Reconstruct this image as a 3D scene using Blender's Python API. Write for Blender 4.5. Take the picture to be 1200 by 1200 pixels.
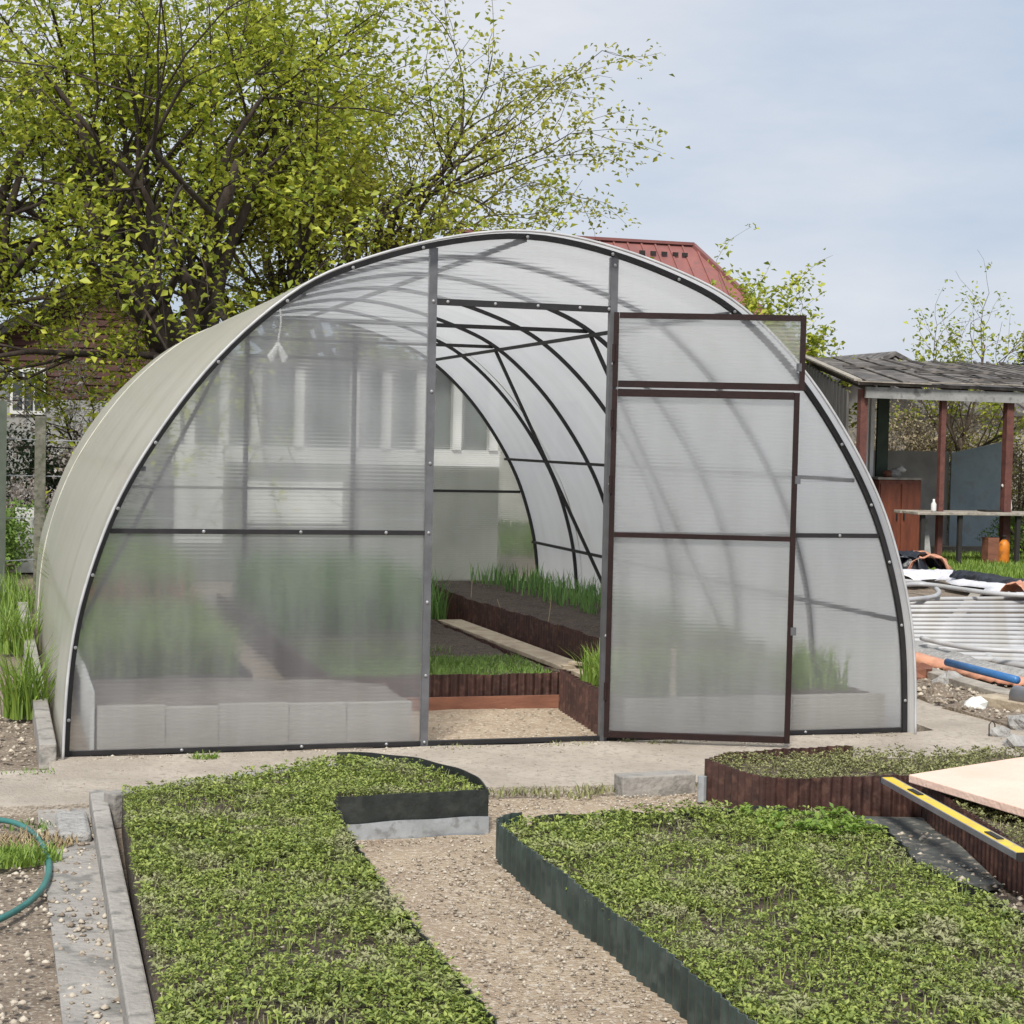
import bpy, math, random
import numpy as np
from mathutils import Vector, Matrix
from mathutils.geometry import delaunay_2d_cdt
for o in list(bpy.data.objects): bpy.data.objects.remove(o)
S = bpy.context.scene
C = S.collection
rng = np.random.default_rng(7)
random.seed(7)

# ------------------------------------------------------------------ camera
CP = np.array([-2.2638582, -7.5062743, 1.3944264])
CR = np.array([0.95875015, -0.28335069, 0.02259505])
CU = np.array([-0.0097984, 0.04649822, 0.99887032])
CF = np.array([0.28408122, 0.95788846, -0.04180379])
FL = 2028.55
cam_d = bpy.data.cameras.new('camera'); cam = bpy.data.objects.new('camera', cam_d); C.objects.link(cam)
cam.matrix_world = Matrix([[CR[0], CU[0], -CF[0], CP[0]], [CR[1], CU[1], -CF[1], CP[1]], [CR[2], CU[2], -CF[2], CP[2]], [0, 0, 0, 1]])
cam_d.sensor_width = 36; cam_d.lens = 36*FL/1200; cam_d.clip_end = 2000; cam_d.clip_start = .05
S.camera = cam

# ------------------------------------------------------------------ world, sun, exposure
SUN_EL, SUN_AZ = math.radians(48), math.radians(205)    # azimuth clockwise from +Y: the sun stands behind the camera, to the left
w = bpy.data.worlds.new('World'); S.world = w; w.use_nodes = True
nt = w.node_tree; nt.nodes.clear()
out = nt.nodes.new('ShaderNodeOutputWorld'); bg = nt.nodes.new('ShaderNodeBackground')
sky = nt.nodes.new('ShaderNodeTexSky'); sky.sky_type = 'NISHITA'; sky.sun_disc = False
sky.sun_elevation = SUN_EL; sky.sun_rotation = SUN_AZ; sky.dust_density = 2.0; sky.altitude = 100
tc = nt.nodes.new('ShaderNodeTexCoord'); mp = nt.nodes.new('ShaderNodeMapping'); mp.inputs['Scale'].default_value = (1.0, 1.0, 3.2)
nz = nt.nodes.new('ShaderNodeTexNoise'); nz.inputs['Scale'].default_value = 2.3; nz.inputs['Detail'].default_value = 6; nz.inputs['Roughness'].default_value = .55
rp = nt.nodes.new('ShaderNodeValToRGB')
rp.color_ramp.elements[0].position = .36; rp.color_ramp.elements[0].color = (4.7, 5.65, 7.0, 1)
rp.color_ramp.elements[1].position = .66; rp.color_ramp.elements[1].color = (7.5, 7.6, 8.0, 1)
mx = nt.nodes.new('ShaderNodeMixRGB'); mx.inputs[0].default_value = .93
nt.links.new(tc.outputs['Generated'], mp.inputs[0]); nt.links.new(mp.outputs[0], nz.inputs['Vector']); nt.links.new(nz.outputs['Fac'], rp.inputs[0])
nt.links.new(sky.outputs[0], mx.inputs[1]); nt.links.new(rp.outputs[0], mx.inputs[2]); nt.links.new(mx.outputs[0], bg.inputs[0])
bg.inputs[1].default_value = .089; nt.links.new(bg.outputs[0], out.inputs[0])
sd = bpy.data.lights.new('sun', 'SUN'); sd.energy = 3.3; sd.angle = math.radians(12); sd.color = (1, .96, .88)
so = bpy.data.objects.new('sun', sd); C.objects.link(so)
sv = Vector((math.sin(SUN_AZ)*math.cos(SUN_EL), math.cos(SUN_AZ)*math.cos(SUN_EL), math.sin(SUN_EL)))
so.rotation_euler = sv.to_track_quat('Z', 'Y').to_euler(); so.location = (0, -6, 12)
S.view_settings.view_transform = 'Standard'; S.view_settings.look = 'None'; S.view_settings.exposure = 0.30; S.view_settings.gamma = 1
S.render.engine = 'CYCLES'
S.cycles.max_bounces = 10; S.cycles.transparent_max_bounces = 24; S.cycles.sample_clamp_indirect = 6; S.cycles.use_denoising = True
S.cycles.diffuse_bounces = 4; S.cycles.transmission_bounces = 8

# ------------------------------------------------------------------ helpers
def ray(px, py):
    return (px-600)/FL*CR - (py-600)/FL*CU + CF
def at(px, py, Y):            # a point read off the photograph, at depth Y
    d = ray(px, py); return CP + (Y-CP[1])/d[1]*d
def gp(px, py, z=0.0):        # a point read off the photograph, at height z
    d = ray(px, py); return CP + (z-CP[2])/d[2]*d

class MB:
    def __init__(s): s.v = []; s.f = []; s.n = 0
    def add(s, v, f):
        s.v.append(np.asarray(v, float).reshape(-1, 3)); s.f += [tuple(i+s.n for i in q) for q in f]; s.n += len(s.v[-1]); return s
    def box(s, x0, x1, y0, y1, z0, z1):
        v = [(x, y, z) for z in (z0, z1) for y in (y0, y1) for x in (x0, x1)]
        return s.add(v, [(0, 2, 3, 1), (4, 5, 7, 6), (0, 1, 5, 4), (1, 3, 7, 5), (3, 2, 6, 7), (2, 0, 4, 6)])
    def bar(s, a, b, w, h=None, up=(0, 0, 1)):      # a rectangular bar from a to b
        a = np.asarray(a, float); b = np.asarray(b, float); h = h or w
        d = (b-a)/np.linalg.norm(b-a); up = np.asarray(up, float)
        if abs(d@up) > .97: up = np.array([0, 1., 0])
        x = np.cross(d, up); x /= np.linalg.norm(x); y = np.cross(x, d)
        v = [p + i*x*w/2 + j*y*h/2 for p in (a, b) for i, j in ((-1, -1), (1, -1), (1, 1), (-1, 1))]
        return s.add(v, [(3, 2, 1, 0), (4, 5, 6, 7), (0, 1, 5, 4), (1, 2, 6, 5), (2, 3, 7, 6), (3, 0, 4, 7)])
    def tube(s, pts, r, n=8, cap=True, sq=False):
        P = np.asarray(pts, float); m = len(P); R = np.full(m, r) if np.isscalar(r) else np.asarray(r, float)
        T = np.gradient(P, axis=0); T /= np.linalg.norm(T, axis=1)[:, None]+1e-12
        ref = np.array([0, 1., 0]) if sq else (np.array([0, 0, 1.]) if abs(T[0][2]) < .9 else np.array([1., 0, 0]))
        v = []; X = None
        for i in range(m):
            if X is None or sq: X = np.cross(T[i], ref)
            else: X = X - (X@T[i])*T[i]
            X = X/(np.linalg.norm(X)+1e-12); Y = np.cross(T[i], X)
            a = np.arange(n)*2*np.pi/n + (np.pi/4 if sq else 0)
            v.append(P[i] + R[i]*(np.cos(a)[:, None]*X + np.sin(a)[:, None]*Y))
        f = [(i*n+j, i*n+(j+1) % n, (i+1)*n+(j+1) % n, (i+1)*n+j) for i in range(m-1) for j in range(n)]
        if cap: f += [tuple(range(n))[::-1], tuple((m-1)*n+j for j in range(n))]
        return s.add(np.concatenate(v), f)
    def lathe(s, c, prof, n=16):                    # prof: (r, z) pairs about a vertical axis
        c = np.asarray(c, float); a = np.arange(n)*2*np.pi/n; v = []
        for r, z in prof: v.append(np.stack([c[0]+r*np.cos(a), c[1]+r*np.sin(a), np.full(n, c[2]+z)], 1))
        m = len(prof)
        f = [(i*n+j, i*n+(j+1) % n, (i+1)*n+(j+1) % n, (i+1)*n+j) for i in range(m-1) for j in range(n)]
        f += [tuple(range(n))[::-1], tuple((m-1)*n+j for j in range(n))]
        return s.add(np.concatenate(v), f)
    def rock(s, c, r, seed=0, flat=.7):
        g = np.random.default_rng(seed); n, m = 8, 5; v = []
        for i in range(m):
            t = math.pi*(i+.5)/m
            for j in range(n):
                p = 2*math.pi*j/n; k = r*(1+g.uniform(-.3, .25)); v.append((c[0]+k*math.sin(t)*math.cos(p), c[1]+k*math.sin(t)*math.sin(p), c[2]+k*flat*math.cos(t)))
        f = [(i*n+j, (i+1)*n+j, (i+1)*n+(j+1) % n, i*n+(j+1) % n) for i in range(m-1) for j in range(n)]
        f += [tuple(range(n)), tuple((m-1)*n+j for j in range(n))[::-1]]
        return s.add(v, f)
    def build(s, name, mat, parent=None, smooth=False):
        V = np.concatenate(s.v); off = np.zeros(3)
        if parent is not None:
            r = parent
            while r.parent: r = r.parent
            off = np.array(r.location)
            q = parent
            while q.parent: off = off  # parts sit at their thing's origin
            if False: pass
            q = None
        else:
            off = np.array([(V[:, 0].min()+V[:, 0].max())/2, (V[:, 1].min()+V[:, 1].max())/2, V[:, 2].min()])
        me = bpy.data.meshes.new(name); me.from_pydata((V-off).tolist(), [], s.f); me.update()
        o = bpy.data.objects.new(name, me); C.objects.link(o)
        if parent is None: o.location = off
        else: o.parent = parent
        if mat: me.materials.append(mat)
        if smooth: me.polygons.foreach_set('use_smooth', [True]*len(me.polygons))
        return o
def _build(s, name, mat, parent=None, smooth=False):
    V = np.concatenate(s.v)
    if parent is not None:
        r = parent
        while r.parent: r = r.parent
        off = np.array(r.location)
    else:
        off = np.array([(V[:, 0].min()+V[:, 0].max())/2, (V[:, 1].min()+V[:, 1].max())/2, V[:, 2].min()])
    me = bpy.data.meshes.new(name); me.from_pydata((V-off).tolist(), [], s.f); me.update()
    o = bpy.data.objects.new(name, me); C.objects.link(o)
    if parent is None: o.location = off
    else: o.parent = parent
    if mat: me.materials.append(mat)
    if smooth: me.polygons.foreach_set('use_smooth', [True]*len(me.polygons))
    return o
MB.build = _build

def tag(o, label=None, cat=None, group=None, kind=None):
    if label: o['label'] = label
    if cat: o['category'] = cat
    if group: o['group'] = group
    if kind: o['kind'] = kind
    return o
def thing(name, label, cat, loc, group=None):
    o = bpy.data.objects.new(name, None); C.objects.link(o); o.location = tuple(float(a) for a in loc)
    o.empty_display_size = .2
    return tag(o, label, cat, group)
def bevel(o, w=.003, seg=2):
    m = o.modifiers.new('bevel', 'BEVEL'); m.width = w; m.segments = seg; m.limit_method = 'ANGLE'; return o

# ------------------------------------------------------------------ materials
def new_mat(name):
    m = bpy.data.materials.new(name); m.use_nodes = True; n = m.node_tree; n.nodes.clear()
    o = n.nodes.new('ShaderNodeOutputMaterial'); return m, n, o
def mat(name, c1, c2=None, scale=8, rough=.8, bump=0, bscale=None, metal=0, stretch=(1, 1, 1), c3=None, s3=60, trans=0, spec=.5, island=False, lo=.35, hi=.65):
    m, n, o = new_mat(name); b = n.nodes.new('ShaderNodeBsdfPrincipled'); L = n.links.new
    b.inputs['Roughness'].default_value = rough; b.inputs['Metallic'].default_value = metal
    b.inputs['Specular IOR Level'].default_value = spec
    c2 = c2 or tuple(x*.75 for x in c1)
    t = n.nodes.new('ShaderNodeTexCoord'); mp = n.nodes.new('ShaderNodeMapping'); mp.inputs['Scale'].default_value = stretch
    L(t.outputs['Object'], mp.inputs[0])
    r = n.nodes.new('ShaderNodeValToRGB'); r.color_ramp.elements[0].position = lo; r.color_ramp.elements[1].position = hi
    r.color_ramp.elements[0].color = (*c2, 1); r.color_ramp.elements[1].color = (*c1, 1)
    if island:
        g = n.nodes.new('ShaderNodeNewGeometry'); L(g.outputs['Random Per Island'], r.inputs[0])
        r.color_ramp.elements[0].position = 0; r.color_ramp.elements[1].position = 1
    else:
        z = n.nodes.new('ShaderNodeTexNoise'); z.inputs['Scale'].default_value = scale; z.inputs['Detail'].default_value = 8; z.inputs['Roughness'].default_value = .6
        L(mp.outputs[0], z.inputs['Vector']); L(z.outputs['Fac'], r.inputs[0])
    col = r.outputs[0]
    if c3:
        z3 = n.nodes.new('ShaderNodeTexNoise'); z3.inputs['Scale'].default_value = s3; z3.inputs['Detail'].default_value = 3
        r3 = n.nodes.new('ShaderNodeValToRGB'); r3.color_ramp.elements[0].position = .52; r3.color_ramp.elements[1].position = .66
        x3 = n.nodes.new('ShaderNodeMixRGB'); x3.inputs[2].default_value = (*c3, 1)
        L(mp.outputs[0], z3.inputs['Vector']); L(z3.outputs['Fac'], r3.inputs[0]); L(r3.outputs[0], x3.inputs[0]); L(col, x3.inputs[1]); col = x3.outputs[0]
    L(col, b.inputs['Base Color'])
    if bump:
        zb = n.nodes.new('ShaderNodeTexNoise'); zb.inputs['Scale'].default_value = bscale or scale*4; zb.inputs['Detail'].default_value = 6
        bu = n.nodes.new('ShaderNodeBump'); bu.inputs['Strength'].default_value = bump; bu.inputs['Distance'].default_value = .02
        L(mp.outputs[0], zb.inputs['Vector']); L(zb.outputs['Fac'], bu.inputs['Height']); L(bu.outputs[0], b.inputs['Normal'])
    if trans:
        tr = n.nodes.new('ShaderNodeBsdfTranslucent'); ms = n.nodes.new('ShaderNodeMixShader'); ms.inputs[0].default_value = trans
        L(col, tr.inputs[0]); L(b.outputs[0], ms.inputs[1]); L(tr.outputs[0], ms.inputs[2]); L(ms.outputs[0], o.inputs[0])
    else: L(b.outputs[0], o.inputs[0])
    return m

def poly_mat(name, col, clear, blur, white, tint2, rib_axis='Z', rib=90, rough=.75, ior=1.06, tcol=None):
    """twin-wall polycarbonate: some light straight through, some blurred by the channels, the rest scattered"""
    m, n, o = new_mat(name); L = n.links.new
    t = n.nodes.new('ShaderNodeTexCoord'); wv = n.nodes.new('ShaderNodeTexWave'); wv.wave_type = 'BANDS'; wv.bands_direction = rib_axis
    wv.inputs['Scale'].default_value = rib/3.2; wv.inputs['Distortion'].default_value = .0
    L(t.outputs['Object'], wv.inputs['Vector'])
    bu = n.nodes.new('ShaderNodeBump'); bu.inputs['Strength'].default_value = .8; bu.inputs['Distance'].default_value = .004
    L(wv.outputs['Fac'], bu.inputs['Height'])
    z = n.nodes.new('ShaderNodeTexNoise'); z.inputs['Scale'].default_value = 1.7; z.inputs['Detail'].default_value = 7
    zm = n.nodes.new('ShaderNodeMapping'); zm.inputs['Scale'].default_value = (4.5, 1, .7) if rib_axis == 'Z' else (1, 3, 1); L(t.outputs['Object'], zm.inputs[0]); L(zm.outputs[0], z.inputs['Vector'])
    cr = n.nodes.new('ShaderNodeValToRGB'); cr.color_ramp.elements[0].position = .3; cr.color_ramp.elements[1].position = .7
    cr.color_ramp.elements[0].color = (*tint2, 1); cr.color_ramp.elements[1].color = (*col, 1); L(z.outputs['Fac'], cr.inputs[0])
    tp = n.nodes.new('ShaderNodeBsdfTransparent'); tp.inputs[0].default_value = (.93, .94, .93, 1)
    rf = n.nodes.new('ShaderNodeBsdfRefraction'); rf.inputs['IOR'].default_value = ior; rf.inputs['Roughness'].default_value = rough
    rf.inputs[0].default_value = (.93, .94, .93, 1); L(bu.outputs[0], rf.inputs['Normal'])
    df = n.nodes.new('ShaderNodeBsdfDiffuse'); tl = n.nodes.new('ShaderNodeBsdfTranslucent'); L(cr.outputs[0], df.inputs[0]); tl.inputs[0].default_value = (*(tcol or col), 1)
    if not tcol: L(cr.outputs[0], tl.inputs[0])
    m1 = n.nodes.new('ShaderNodeMixShader'); m1.inputs[0].default_value = white; L(df.outputs[0], m1.inputs[1]); L(tl.outputs[0], m1.inputs[2])
    m2 = n.nodes.new('ShaderNodeMixShader'); m2.inputs[0].default_value = blur/(clear+blur); L(tp.outputs[0], m2.inputs[1]); L(rf.outputs[0], m2.inputs[2])
    # smears of dirt make the sheet hazier in places
    ma = n.nodes.new('ShaderNodeMath'); ma.operation = 'MULTIPLY_ADD'; ma.inputs[1].default_value = -.25; ma.inputs[2].default_value = clear+blur+.12
    L(z.outputs['Fac'], ma.inputs[0])
    m3 = n.nodes.new('ShaderNodeMixShader'); L(ma.outputs[0], m3.inputs[0]); L(m1.outputs[0], m3.inputs[1]); L(m2.outputs[0], m3.inputs[2])
    gl = n.nodes.new('ShaderNodeBsdfGlossy'); gl.inputs['Roughness'].default_value = .22
    lw = n.nodes.new('ShaderNodeLayerWeight'); lw.inputs['Blend'].default_value = .5
    pw = n.nodes.new('ShaderNodeMath'); pw.operation = 'POWER'; pw.inputs[1].default_value = 5; L(lw.outputs['Facing'], pw.inputs[0])
    fr = n.nodes.new('ShaderNodeMath'); fr.operation = 'MULTIPLY_ADD'; fr.inputs[1].default_value = .35; fr.inputs[2].default_value = .035; L(pw.outputs[0], fr.inputs[0])
    m4 = n.nodes.new('ShaderNodeMixShader'); L(fr.outputs[0], m4.inputs[0]); L(m3.outputs[0], m4.inputs[1]); L(gl.outputs[0], m4.inputs[2])
    L(m4.outputs[0], o.inputs[0]); return m

M = {}
M['dirt'] = mat('dirt', (.26, .20, .15), (.15, .115, .085), 5, .95, .8, 40, c3=(.36, .32, .26), s3=70)
M['soil'] = mat('soil', (.085, .06, .045), (.04, .03, .024), 14, .95, 1, 60, c3=(.15, .115, .085), s3=90)
M['sand'] = mat('sand', (.47, .37, .26), (.36, .27, .19), 6, .95, .9, 90, c3=(.6, .52, .42), s3=55)
M['concrete'] = mat('concrete', (.49, .43, .36), (.36, .31, .255), 3, .92, .6, 90, c3=(.33, .285, .235), s3=40)
M['slab'] = mat('slab', (.40, .375, .34), (.27, .25, .23), 3, .9, .5, 40, c3=(.2, .19, .175), s3=12)
M['slab_pale'] = mat('slab_pale', (.40, .375, .345), (.31, .29, .265), 3, .9, .3, 40)
M['soil_dry'] = mat('soil_dry', (.24, .205, .175), (.16, .13, .11), 10, .95, 1, 60)
M['red_leaf'] = mat('red_leaf', (.42, .12, .05), (.25, .14, .04), 8, .6, trans=.2, island=True)
M['stone'] = mat('stone', (.42, .41, .39), (.26, .25, .24), 25, .9, .8, 50)
M['gravel'] = mat('gravel', (.60, .53, .43), (.20, .155, .115), 30, .9, .3, island=True)
M['grass'] = mat('grass', (.21, .33, .06), (.09, .17, .03), 8, .6, trans=.3, island=True)
M['grass_bright'] = mat('grass_bright', (.30, .42, .07), (.13, .23, .035), 8, .55, trans=.35, island=True)
M['dry'] = mat('dry', (.45, .36, .2), (.2, .14, .08), 8, .8, island=True)
M['seedling'] = mat('seedling', (.40, .46, .11), (.12, .18, .035), 8, .5, c3=(.36, .36, .19), s3=6, trans=.25, island=True)
M['seedling_dull'] = mat('seedling_dull', (.36, .37, .15), (.14, .14, .065), 8, .6, trans=.2, island=True)
M['onion'] = mat('onion', (.22, .38, .10), (.08, .19, .05), 8, .5, trans=.3, island=True)
M['leaf'] = mat('leaf', (.60, .62, .07), (.17, .24, .022), 8, .5, trans=.4, island=True)
M['leaf_gold'] = mat('leaf_gold', (.52, .50, .07), (.24, .27, .035), 8, .5, trans=.4, island=True)
M['leaf_green'] = mat('leaf_green', (.22, .36, .05), (.07, .15, .02), 8, .5, trans=.35, island=True)
M['leaf_dark'] = mat('leaf_dark', (.05, .09, .03), (.02, .045, .015), 8, .6, trans=.2, island=True)
M['brush'] = mat('brush', (.44, .37, .24), (.17, .13, .085), 8, .8, trans=.2, island=True)
M['blossom'] = mat('blossom', (.85, .80, .78), (.6, .5, .45), 8, .6, trans=.3, island=True)
M['bark'] = mat('bark', (.075, .055, .042), (.03, .022, .018), 10, .95, 1, 30, stretch=(1, 1, .3))
M['bark_light'] = mat('bark_light', (.16, .12, .09), (.07, .05, .04), 10, .95, .6, 30, stretch=(1, 1, .3))
M['steel'] = mat('steel', (.028, .026, .027), (.018, .017, .018), 12, .55, .1, metal=.2)
M['steel_grey'] = mat('steel_grey', (.17, .17, .18), (.12, .12, .127), 9, .5, .1, metal=.4)
M['steel_black'] = mat('steel_black', (.022, .02, .02), (.012, .011, .011), 12, .6, .1)
M['maroon'] = mat('maroon', (.024, .010, .009), (.015, .007, .006), 14, .5, .1, spec=.3)
M['screw'] = mat('screw', (.55, .55, .56), (.4, .4, .4), 30, .35, metal=.8)
M['cover'] = poly_mat('cover', (.98, .935, .78), .06, .08, .60, (.95, .90, .73), 'Y', 60, tcol=(.955, .955, .975))
M['poly'] = poly_mat('poly', (.74, .74, .78), .44, .32, .6, (.62, .62, .66), 'Z', 60, rough=.4, ior=1.028)
M['poly_door'] = poly_mat('poly_door', (.70, .70, .72), .27, .38, .55, (.61, .61, .60), 'Z', 60, rough=.5, ior=1.035)
M['poly_back'] = poly_mat('poly_back', (.74, .74, .73), .50, .26, .65, (.64, .64, .63), 'Z', 60, rough=.4, ior=1.03)
M['edge_brown'] = mat('edge_brown', (.070, .030, .024), (.036, .017, .014), 9, .55, .2, c3=(.10, .05, .036), s3=25)
M['edge_black'] = mat('edge_black', (.028, .034, .03), (.014, .017, .016), 9, .5, .2, c3=(.038, .042, .037), s3=14)
M['edge_green'] = mat('edge_green', (.05, .075, .068), (.022, .034, .032), 9, .45, .2, c3=(.065, .085, .078), s3=14)
M['zinc'] = mat('zinc', (.50, .53, .56), (.38, .40, .42), 12, .45, .1, metal=.4, c3=(.3, .31, .32), s3=30)
M['rust_board'] = mat('rust_board', (.28, .12, .07), (.17, .07, .045), 10, .85, .3, stretch=(.3, 1, 1))
M['plank'] = mat('plank', (.50, .42, .31), (.32, .25, .18), 10, .85, .4, stretch=(1, 1, 1))
M['plank_grey'] = mat('plank_grey', (.42, .38, .32), (.24, .21, .18), 10, .9, .4)
M['siding'] = mat('siding', (.095, .036, .028), (.06, .024, .02), 5, .8, .2, stretch=(.3, 1, 3))
M['white'] = mat('white', (.72, .72, .70), (.60, .60, .58), 4, .6)
M['cream'] = mat('cream', (.62, .61, .56), (.48, .47, .43), 3, .8)
M['pale_blue'] = mat('pale_blue', (.21, .23, .25), (.17, .185, .2), 3, .8)
M['ridge_tile'] = mat('ridge_tile', (.24, .09, .08), (.18, .07, .065), 3, .5, stretch=(1, 1, 1))
M['red_roof'] = mat('red_roof', (.30, .115, .10), (.22, .085, .078), 2, .6, c3=(.22, .10, .09), s3=9)
M['slate'] = mat('slate', (.13, .12, .115), (.07, .066, .064), 3, .9, .5, 30, c3=(.20, .18, .165), s3=7)
M['felt'] = mat('felt', (.135, .122, .112), (.07, .064, .06), 2.5, .9, .5, 20, c3=(.20, .175, .155), s3=5)
M['rust_post'] = mat('rust_post', (.155, .058, .044), (.09, .034, .028), 12, .75, .2)
M['cabinet'] = mat('cabinet', (.21, .062, .03), (.12, .036, .02), 5, .6, .2, stretch=(3, 3, .6))
M['dark'] = mat('dark', (.03, .027, .025), (.02, .018, .017), 6, .9)
M['glass'] = mat('glass', (.06, .07, .08), (.04, .045, .05), 2, .08, spec=.8)
M['curtain_glass'] = mat('curtain_glass', (.20, .22, .21), (.12, .13, .12), 2, .15, spec=.6)
M['sheet_blue'] = mat('sheet_blue', (.36, .45, .48), (.27, .34, .37), 3, .7, .2, c3=(.30, .34, .35), s3=6)
M['sheet_grey'] = mat('sheet_grey', (.42, .40, .36), (.30, .285, .26), 3, .8, .2)
M['door_green'] = mat('door_green', (.035, .06, .035), (.02, .035, .02), 5, .6)
M['orange'] = mat('orange', (.75, .25, .02), (.5, .15, .015), 8, .5, c3=(.3, .12, .03), s3=12)
M['pipe_white'] = mat('pipe_white', (.52, .52, .53), (.36, .36, .37), 2.5, .45, c3=(.42, .41, .39), s3=7)
M['film_white'] = mat('film_white', (.82, .82, .86), (.66, .66, .72), 6, .45, .4, 12)
M['film_dark'] = mat('film_dark', (.02, .024, .035), (.012, .013, .018), 8, .35, .6, 20)
M['film_peach'] = mat('film_peach', (.72, .36, .22), (.55, .25, .16), 8, .5, .5, 18)
M['blue'] = mat('blue', (.04, .17, .42), (.03, .12, .30), 9, .4)
M['pink'] = mat('pink', (.86, .63, .52), (.80, .54, .43), 3, .75, .25, 60)
M['yellow'] = mat('yellow', (.83, .60, .03), (.74, .50, .02), 10, .4, c3=(.55, .42, .12), s3=22)
M['alu'] = mat('alu', (.42, .42, .45), (.30, .30, .33), 10, .4, metal=.6)
M['teal'] = mat('teal', (.05, .20, .18), (.03, .14, .13), 10, .4)
M['membrane'] = mat('membrane', (.10, .105, .10), (.05, .055, .052), 7, .75, .5, 30, c3=(.2, .18, .15), s3=30)
M['twine'] = mat('twine', (.80, .80, .76), (.65, .64, .6), 30, .8)
M['asbestos'] = mat('asbestos', (.36, .36, .35), (.22, .22, .21), 4, .9, .3, c3=(.15, .15, .14), s3=8)

# ------------------------------------------------------------------ leaf machinery
def leaves_mesh(P, D, N, ln, wd, name, m, parent=None, fold=.25):
    """one folded leaf per point P, pointing along D with normal N"""
    n = len(P); D = D/np.linalg.norm(D, axis=1)[:, None]
    X = np.cross(D, N); X /= np.linalg.norm(X, axis=1)[:, None]+1e-9; U = np.cross(X, D)
    ln = np.broadcast_to(np.asarray(ln, float).reshape(-1, 1) if np.ndim(ln) else ln, (n, 1)); wd = np.broadcast_to(np.asarray(wd, float).reshape(-1, 1) if np.ndim(wd) else wd, (n, 1))
    b = P; t = P + D*ln - U*ln*.12; l = P + D*ln*.5 - X*wd/2 + U*wd*fold; r = P + D*ln*.5 + X*wd/2 + U*wd*fold
    V = np.stack([b, l, t, r], 1).reshape(-1, 3)
    k = np.arange(n)*4
    F = np.stack([k, k+1, k+2, k, k+2, k+3], 1).reshape(-1, 3)
    return fast_mesh(V, F, name, m, parent)
def fast_mesh(V, F, name, m, parent=None, smooth=False):
    off = np.zeros(3)
    if parent is not None:
        r = parent
        while r.parent: r = r.parent
        off = np.array(r.location)
    else: off = np.array([V[:, 0].mean(), V[:, 1].mean(), V[:, 2].min()])
    me = bpy.data.meshes.new(name); k = F.shape[1]
    me.vertices.add(len(V)); me.vertices.foreach_set('co', (V-off).astype(np.float32).ravel())
    me.loops.add(F.size); me.loops.foreach_set('vertex_index', F.astype(np.int32).ravel())
    me.polygons.add(len(F)); me.polygons.foreach_set('loop_start', np.arange(0, F.size, k, dtype=np.int32))
    if smooth: me.polygons.foreach_set('use_smooth', np.ones(len(F), bool))
    me.update(calc_edges=True); me.validate()
    o = bpy.data.objects.new(name, me); C.objects.link(o)
    if parent is not None: o.parent = parent
    else: o.location = off
    me.materials.append(m); return o
def blades(P, h, wd, lean, name, m, parent=None, seg=3, g=rng):
    """curved tapering grass blades rising from points P"""
    n = len(P); a = g.uniform(0, 2*np.pi, n); d = np.stack([np.cos(a), np.sin(a), 0*a], 1); s = np.stack([-np.sin(a), np.cos(a), 0*a], 1)
    h = h*g.uniform(.55, 1.15, n)[:, None]; ln = lean*g.uniform(.2, 1.3, n)[:, None]*h; V = []
    for i in range(seg+1):
        t = i/seg; c = P + np.array([0, 0, 1.])*h*(t-.18*t*t*(ln/h)) + d*ln*t*t; w_ = wd*(1-t**1.5)*.5 + .0004
        V += [c - s*w_, c + s*w_]
    V = np.stack(V, 1).reshape(-1, 3); k = np.arange(n)*(2*seg+2)
    F = np.concatenate([np.stack([k+2*i, k+2*i+1, k+2*i+3, k+2*i+2], 1) for i in range(seg)])
    return fast_mesh(V, F, name, m, parent)
def unit(v): return v/(np.linalg.norm(v)+1e-9)

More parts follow.
